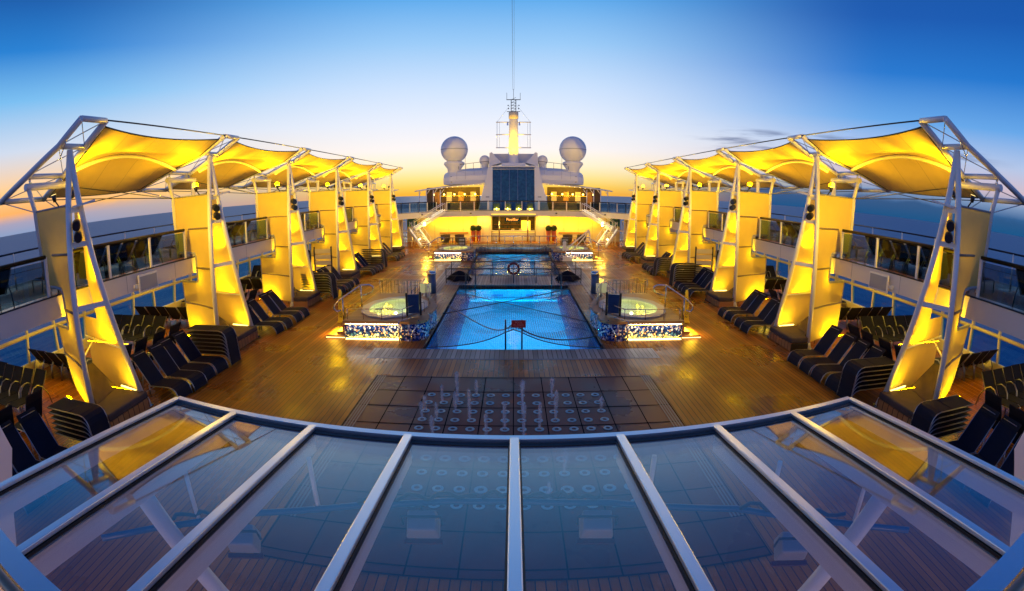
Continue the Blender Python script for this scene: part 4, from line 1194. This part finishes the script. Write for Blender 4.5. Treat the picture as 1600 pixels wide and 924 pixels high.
for s in (-1, 1):
    lamp('wall_washer', 'AREA', (s*8.5, F-.1, BZ0-.15), 46, (1,.55,.012), 7.0, .6, to=(s*8.5, F+1.0, .5))
    lamp('wall_washer', 'AREA', (s*4.2, F-.7, BZ0-.15), 16, (1,.58,.03), 1.6, .4, to=(s*4.2, F+.2, 1))
    lamp('deck_light', 'POINT', (s*10.5, 60.0, 3.2), 70, (1,.55,.02), .03)
lamp('bar_light', 'AREA', (0, F+2.2, BZ0-.1), 22, (1,.58,.04), 5, 1.4, rot=(0,0,0))
lamp('bar_light', 'AREA', (0, F-.6, BZ0-.1), 14, (1,.6,.06), 5, .5, rot=(0,0,0))

# superstructure above
blk = thing('bridge_block', 'white sloping deckhouse with tall dark blue glass front above the bar', 'deckhouse', (0, 0, 0))
b = MB()
for s in (-1,1):
    b.add([(s*2.97,72.0,BZ1),(s*4.95,72.0,BZ1),(s*3.6,73.2,10.4),(s*2.97,73.2,10.4),(s*2.97,78,BZ1),(s*4.95,78,BZ1),(s*3.6,78,10.4),(s*2.97,78,10.4)],
          [(0,1,2,3),(1,5,6,2),(4,7,6,5),(3,2,6,7),(0,3,7,4),(0,4,5,1)])
b.box(-3.5,3.5,73.25,78,10.41,10.62)
b.build('surround', 'white paint', blk, .05)
b = MB()
b.add([(-2.96,72.25,BZ1),(2.96,72.25,BZ1),(2.96,73.4,10.3),(-2.96,73.4,10.3)], [(0,1,2,3)]); b.build('glass_front', 'night glass', blk)
b = MB()
for k in range(1,5):
    x = -2.96+5.92*k/5; b.beam((x,72.22,BZ1),(x,73.36,10.3), .05, .06)
b.beam((-2.96,73.3,10.1),(2.96,73.3,10.1),.1,.12); b.build('mullion', 'silver frame', blk)
for s in (-1,1):
    sec = [(0,8.0),(-.25,8.6),(-.2,9.3),(.4,10.0),(1.6,10.45),(6,10.6),(6,8.0)]
    b = MB(); xs = [3.3, 6.5, 9.3, 10.3]; fy = [73.6, 74.0, 74.6, 75.6]; drop = [0,-.1,-.35,-.8]
    vs = []; n = len(sec)
    for x, y, dr in zip(xs, fy, drop):
        for dy, z in sec: vs.append((s*x, y+dy, 8.0+(z-8.0)*(1+dr/2.6)))
    fs = [[i*n+j, i*n+(j+1)%n, (i+1)*n+(j+1)%n, (i+1)*n+j] for i in range(3) for j in range(n)]+[list(range(n)), list(range(3*n,4*n))[::-1]]
    b.add(vs, fs); b.build('bridge_wing', 'white paint', blk, .06)
    MB().box(s*8.3,s*9.1,74.35,74.9,8.3,9.2).build('window', 'dark window', blk)
    b = MB(); b.tube([(s*3.6,73.8,11.3),(s*8,75,10.9)], .035, 6)
    for k in range(5): x = 3.6+4.4*k/4; b.tube([(s*x,73.8+1.2*k/4,10.2),(s*x,73.8+1.2*k/4,11.3-.1*k)], .03, 5)
    b.build('roof_rail', 'dark metal', blk)
for s in (-1,1):
    for k in range(4):
        x = 4.4+1.25*k; MB().beam((s*x,73.68+.06*k,8.7),(s*x,73.72+.06*k,9.9), .03, .03).build('plate_joint', 'grey plastic', blk)
    MB().box(s*3.4,s*3.9,72.35,72.5,5.6,6.2).build('vent', 'grey plastic', blk, .02)
    for z in (6.6, 8.4): MB().beam((s*3.02,72.6+(z-4.25)*.19,z),(s*4.4,72.6+(z-4.25)*.19,z), .02, .03).build('plate_joint', 'grey plastic', blk)
    MB().tube([(s*7.0,74.6,10.2),(s*7.0,74.6,12.4)], .025, 5).build('whip_aerial', 'dark metal', blk)
# lounge under the awning
for s in (-1,1):
    q = thing('awning', 'yellow-lit slanting awning on slim posts, %s of the glass front' % SIDE[s], 'awning', (0,0,0), 'awnings on the upper stern deck')
    b = MB()
    top = [(4.1,72.2,8.15),(9.6,72.0,7.65),(13.8,71.0,7.15),(14.2,76,7.3),(9.6,76.5,7.9),(4.1,77,8.3)]
    n = 6; b.add([(s*x,y,z) for x,y,z in top]+[(s*x,y,z-.14) for x,y,z in top], [list(range(n)), list(range(n,2*n))[::-1]]+[(i,n+i,n+(i+1)%n,(i+1)%n) for i in range(n)])
    b.build('roof', 'fascia paint', q)
    for x in (13.2,12.2,11.2,10.2): MB().tube([(s*x,71.4,BZ1),(s*x,71.4,7.2)], .06, 6).tube([(s*x,71.4,6.6),(s*(x-.5),71.6,7.3)], .04, 6).build('post', 'white metal', q)
    b = MB()
    for k in range(9): b.lathe([(.001,-.05),(.07,-.05),(.07,.0)], (s*(4.9+.75*k),72.6,7.98-.07*k), 10)
    b.build('downlight', 'warm bulb', q)['kind'] = 'stuff'
    q = thing('deck_lounge', 'dim open lounge with amber lamps under the %s awning' % SIDE[s], 'lounge', (0,0,0), 'lounges under the awnings')
    MB().box(s*5.0,s*13.0,76.6,76.8,BZ1,7.6).build('back_wall', 'lounge wicker', q)
    for k in range(4): MB().box(s*(5.6+1.8*k),s*(6.4+1.8*k),76.5,76.58,5.2,6.9).build('lit_panel', ['cream wall','varnished wood','cream wall','varnished wood'][k], q)
    MB().box(s*5.4,s*9.2,74.4,75.2,BZ1,5.4).build('counter', 'varnished wood', q)
    for k in range(5): MB().sphere((s*(5.5+1.5*k),73.8,6.55), .13, 10, 8).build('lamp_shade', 'warm bulb', q)
    lamp('awning_light', 'AREA', (s*7.5, 73.6, 6.3), 70, (1,.55,.01), 6.0, 1.0, rot=(R(180),0,0))
    lamp('lounge_light', 'POINT', (s*8.5, 74.4, 6.6), 22, (1,.5,.04), .03)
# lit grasses along the glass front
for k in range(4):
    x = -2.35+1.55*k
    q = thing('grass_tuft', '%s yellow-lit grass clump from the left before the dark glass front' % ORD[k], 'plant', (x,71.4,BZ1), 'grass clumps before the glass front')
    MB().box(-.45,.45,-.2,.2,0,.3).build('trough', 'white paint', q)
    b = MB()
    for a in range(90):
        x0 = random.uniform(-.4,.4); y0 = random.uniform(-.15,.15); hh = random.uniform(.4,.95); dx = random.uniform(-.25,.25); wv = .02
        b.add([(x0-wv,y0,.28),(x0+wv,y0,.28),(x0+dx*.5+wv*.7,y0,.28+hh*.6),(x0+dx,y0,.28+hh),(x0+dx*.5-wv*.7,y0,.28+hh*.6)], [(0,1,2,3,4)])
    b.build('blades', 'grass leaves', q)
    lamp('plant_light', 'POINT', (x, 71.0, BZ1+.25), 4, (1,.6,.02), .03)
# domes
for s in (-1,1):
    q = thing('radar_dome', 'large white satellite dome on a flared pedestal, %s of the mast' % SIDE[s], 'radar dome', (s*8.75, 76.0, 0), 'large satellite domes')
    MB().sphere((0,0,13.25), 2.02, 40, 28).build('dome', 'radome white', q)
    MB().lathe([(2.025,13.2),(2.045,13.23),(2.045,13.27),(2.025,13.3)], n=40).build('seam', 'grey plastic', q)
    MB().lathe([(1.1,11.5),(1.5,11.3),(1.55,11.05),(1.0,10.3),(1.0,9.2)], n=24).build('pedestal', 'white paint', q)
    q = thing('small_dome', 'small white dome half hidden beside the funnel base, %s side' % SIDE[s], 'radar dome', (s*4.3, 77.0, 0), 'small satellite domes')
    MB().sphere((0,0,11.6), .8, 24, 16).build('dome', 'radome white', q); MB().lathe([(.5,10.3),(.5,11.0)], n=16).build('base', 'white paint', q)
# mast house and mast
q = thing('mast_house', 'white notched mast house on the roof of the deckhouse', 'mast house', (0,0,0))
b = MB()
for s in (-1,1):
    b.add([(s*3.6,75,10.6),(s*1.75,74.6,11.1),(s*3.2,75.4,12.75),(s*3.5,75.4,12.6),(s*3.6,79,10.6),(s*1.75,79,11.1),(s*3.2,79,12.75),(s*3.5,79,12.6)], [(0,3,2,1),(4,5,6,7),(0,4,7,3),(1,2,6,5),(3,7,6,2),(0,1,5,4)])
b.build('cheek', 'white paint', q, .04)
b = MB(); b.box(-1.75,1.75,74.7,79,10.63,11.1); b.build('sill', 'white paint', q, .04)
MB().box(-3.1,3.1,78.2,78.6,11.1,12.7).build('back_panel', 'fascia paint', q)
q = thing('mast', 'tall yellow-lit mast with yardarms and lattice top', 'mast', (0, 76.6, 0))
MB().lathe([(.78,10.7),(.72,14),(.62,18.2),(.62,18.3),(.001,18.35)], n=28).build('column', 'white paint', q)
MB().lathe([(.64,17.9),(.72,17.95),(.72,18.9),(.62,18.95)], n=28).build('collar', 'cream wall', q)
for z in (13.5, 15.5, 17.4):
    MB().tube([(-2.6,0,z),(2.6,0,z)], .07, 8).build('yardarm', 'white metal', q)
b = MB()
for s in (-1,1):
    b.tube([(s*2.45,0,13.4),(s*2.45,0,17.5)], .03, 6); b.tube([(s*2.1,0,13.4),(s*2.1,0,17.5)], .02, 5); b.tube([(s*2.5,0,17.4),(s*.5,0,20.0)], .015, 5)
    b.box(s*.75,s*1.0,-.3,0,16.9,17.3)
b.build('signal_line', 'steel', q)
b = MB()
for x in (-.35,.35):
    for y in (-.35,.35): b.tube([(x,y,18.9),(x,y,20.9)], .05, 6)
for k in range(5): b.box(-.4,.4,-.38,-.34,19.0+k*.45,19.06+k*.45); b.tube([(-.35,-.35,19+k*.45),(.35,-.35,19.4+k*.45)], .03, 5)
b.box(-1.0,1.0,-.06,.06,19.0,19.08); b.box(-1.05,1.05,-.06,.06,20.85,20.95)
for s in (-1,1): b.tube([(s*1.0,0,20.9),(s*1.0,0,22.0)], .03, 5); b.sphere((s*.8,0,20.0), .1, 8, 6); b.sphere((s*.75,0,19.5), .1, 8, 6)
b.tube([(0,0,20.9),(0,0,22.6)], .03, 5)
b.build('lattice', 'dark metal', q)
o = MB().tube([(-.1,76.5,22.4),(-.3,-30,46)], .02, 5).tube([(.1,76.5,22.4),(-.05,-30,46)], .012, 5).build('mast_stay', 'dark metal')
tag(o, 'pair of thin dark stay wires rising from the mast head overhead', 'wire')
for s in (-1,1):
    lamp('mast_flood', 'SPOT', (s*1.2, 74.9, 11.4), 300, (1,.55,.0), .12, spot=56, to=(0,76.0,14.6))
lamp('mast_flood', 'SPOT', (0, 73.9, 11.2), 460, (1,.58,.01), .12, spot=36, to=(0,76.2,14.2))

# ------------------------------------------------------------------ glass canopy below the camera
zc = lambda y: EYE-1.78-.11*y
cano = thing('glass_canopy', 'curved glass canopy with white-blue rafters below the camera', 'canopy', (0,0,0))
rim = lambda x: 4.23+.0335*x*x
nearr = lambda x: .86+.0335*x*x
xs = [-4.12,-3.06,-2.0,-.985,.01,1.0,2.03,3.07,4.14]
P3 = lambda x, y, dz=0: Vector((x, y, zc(y)+dz))
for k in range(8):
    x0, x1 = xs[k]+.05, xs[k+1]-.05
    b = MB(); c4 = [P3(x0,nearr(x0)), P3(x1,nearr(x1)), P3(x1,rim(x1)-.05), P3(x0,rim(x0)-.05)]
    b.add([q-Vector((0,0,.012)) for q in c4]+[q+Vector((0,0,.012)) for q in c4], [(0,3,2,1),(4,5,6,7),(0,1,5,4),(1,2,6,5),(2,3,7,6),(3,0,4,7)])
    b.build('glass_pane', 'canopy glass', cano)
for x in xs:
    b = MB(); b.beam(P3(x,nearr(x),.045), P3(x,rim(x),.045), .085, .04); b.build('rafter_cap', 'aluminium', cano, .008)
    MB().beam(P3(x,nearr(x),.008), P3(x,rim(x)-.04,.008), .115, .026).build('gasket', 'black rubber', cano)
    b = MB(); b.beam(P3(x,nearr(x)+.05,-.115), P3(x,rim(x)-.08,-.115), .06, .17); b.build('rafter_web', 'white paint', cano)
b = MB(); xx = [xs[0]+(xs[-1]-xs[0])*k/24 for k in range(25)]
for k in range(24): b.beam(P3(xx[k],rim(xx[k]),.03), P3(xx[k+1],rim(xx[k+1]),.03), .08, .07)
b.build('rim_beam', 'aluminium', cano)
b = MB()
for k in range(24): b.beam(P3(xx[k],rim(xx[k])-.09,.01), P3(xx[k+1],rim(xx[k+1])-.09,.01), .06, .03)
b.build('rim_gasket', 'black rubber', cano)
b = MB(); xx2 = [-4.3+8.6*k/30 for k in range(31)]
for k in range(30): b.beam(P3(xx2[k],nearr(xx2[k])-.1,.03), P3(xx2[k+1],nearr(xx2[k+1])-.1,.03), .26, .12)
b.build('gutter', 'aluminium', cano)
for s in (-1,1):
    MB().tube([(s*3.35,2.9,4.35),(s*2.36,3.72,0)], .10, 14).build('leaning_column', 'white paint', cano)
rl = thing('camera_rail', 'varnished wooden handrail curving below the camera at the bottom corners', 'handrail', (0,0,0))
b = MB(); b.tube([(x,.0335*x*x+.60,zc(.6)+.16) for x in xx2], .065, 10); b.build('handrail', 'varnished wood', rl)
b = MB(); b.tube([(x,.0335*x*x+.60,zc(.6)+.02) for x in xx2], .03, 8); b.build('tube', 'dark metal', rl)
for s in (-1, 1): lamp('underdeck_light', 'POINT', (s*5.6, -.6, 2.4), 16, (1,.50,.22), .05)
lamp('underdeck_light', 'POINT', (0, -1.5, 2.6), 14, (1,.50,.28), .05)
# lamp rail slung under the glass
lr = thing('lamp_rail', 'dark pipe rail slung beneath the glass canopy with taped cables', 'lamp rail', (0,0,0))
path = [(-3.93,2.63),(-3.47,3.03),(-2.57,3.63),(-1.51,4.02),(-.65,4.2),(0,4.22),(.92,4.15),(2.18,3.83),(3.08,3.32),(3.85,2.84)]
MB().tube([(x,y,3.7) for x,y in path], .035, 8).build('pipe', 'blue plastic', lr)
b = MB(); random.seed(3)
for x0, x1 in ((-1.5,-.35),(-.3,.45),(.4,.85),(2.2,3.2),(-3.3,-2.6)):
    pp = []
    for k in range(13):
        x = x0+(x1-x0)*k/12; y = 4.22-.0935*x*x; pp.append((x, y+random.uniform(-.02,.02), 3.73+.07*abs(math.sin(k*.9))+random.uniform(-.01,.02)))
    b.tube(pp, .022, 6)
b.build('cable', 'black rubber', lr)
for x, y in ((-3.05,3.35),(-1.9,3.9),(1.3,4.05),(3.3,3.2),(2.5,3.7)): MB().tube([(x,y,3.7),(x+.02*(1 if x>0 else -1),y+.05,4.25)], .025, 6).build('hanger', 'white metal', lr)
for k, (x, y) in enumerate(((-.88,4.02),(-2.6,3.42),(.81,4.03),(2.64,3.29))):
    q = thing('floodlight', ['boxy grey floodlight under the glass, left of the middle rafter','boxy grey floodlight under the glass at far left','boxy grey floodlight under the glass, right of the middle rafter','boxy grey floodlight under the glass at far right'][k], 'floodlight', (x,y,3.52), 'floodlights under the canopy')
    q.rotation_euler = (R(25),0,R(-12)*x/2)
    MB().prismy([(-.17,-.1),(.17,-.1),(.14,.1),(-.14,.1)], -.12, .12).build('housing', 'grey plastic', q, .02)
    MB().box(-.19,.19,-.17,-.122,-.12,-.09).build('visor', 'dark red plastic', q)
    MB().tube([(-.19,0,0),(-.19,0,.16),(.19,0,.16),(.19,0,0)], .015, 6).build('yoke', 'dark metal', q)
# white side bulkheads at the picture's edges
for s in (-1,1):
    q = thing('bulkhead', 'white bulkhead edge beside the loungers at the lower %s' % SIDE[s], 'bulkhead', (s*6.3,0,0), 'white bulkheads beside the canopy')
    b = MB(); poly = [(-3,2.2),(2.0,2.2),(2.55,2.9),(3.15,4.0),(3.0,4.6),(-3,4.9)]
    n = len(poly); b.add([(0,y,z) for y,z in poly]+[(s*.12,y,z) for y,z in poly], [list(range(n)), list(range(n,2*n))[::-1]]+[(i,n+i,n+(i+1)%n,(i+1)%n) for i in range(n)])
    b.build('panel', 'white paint', q)
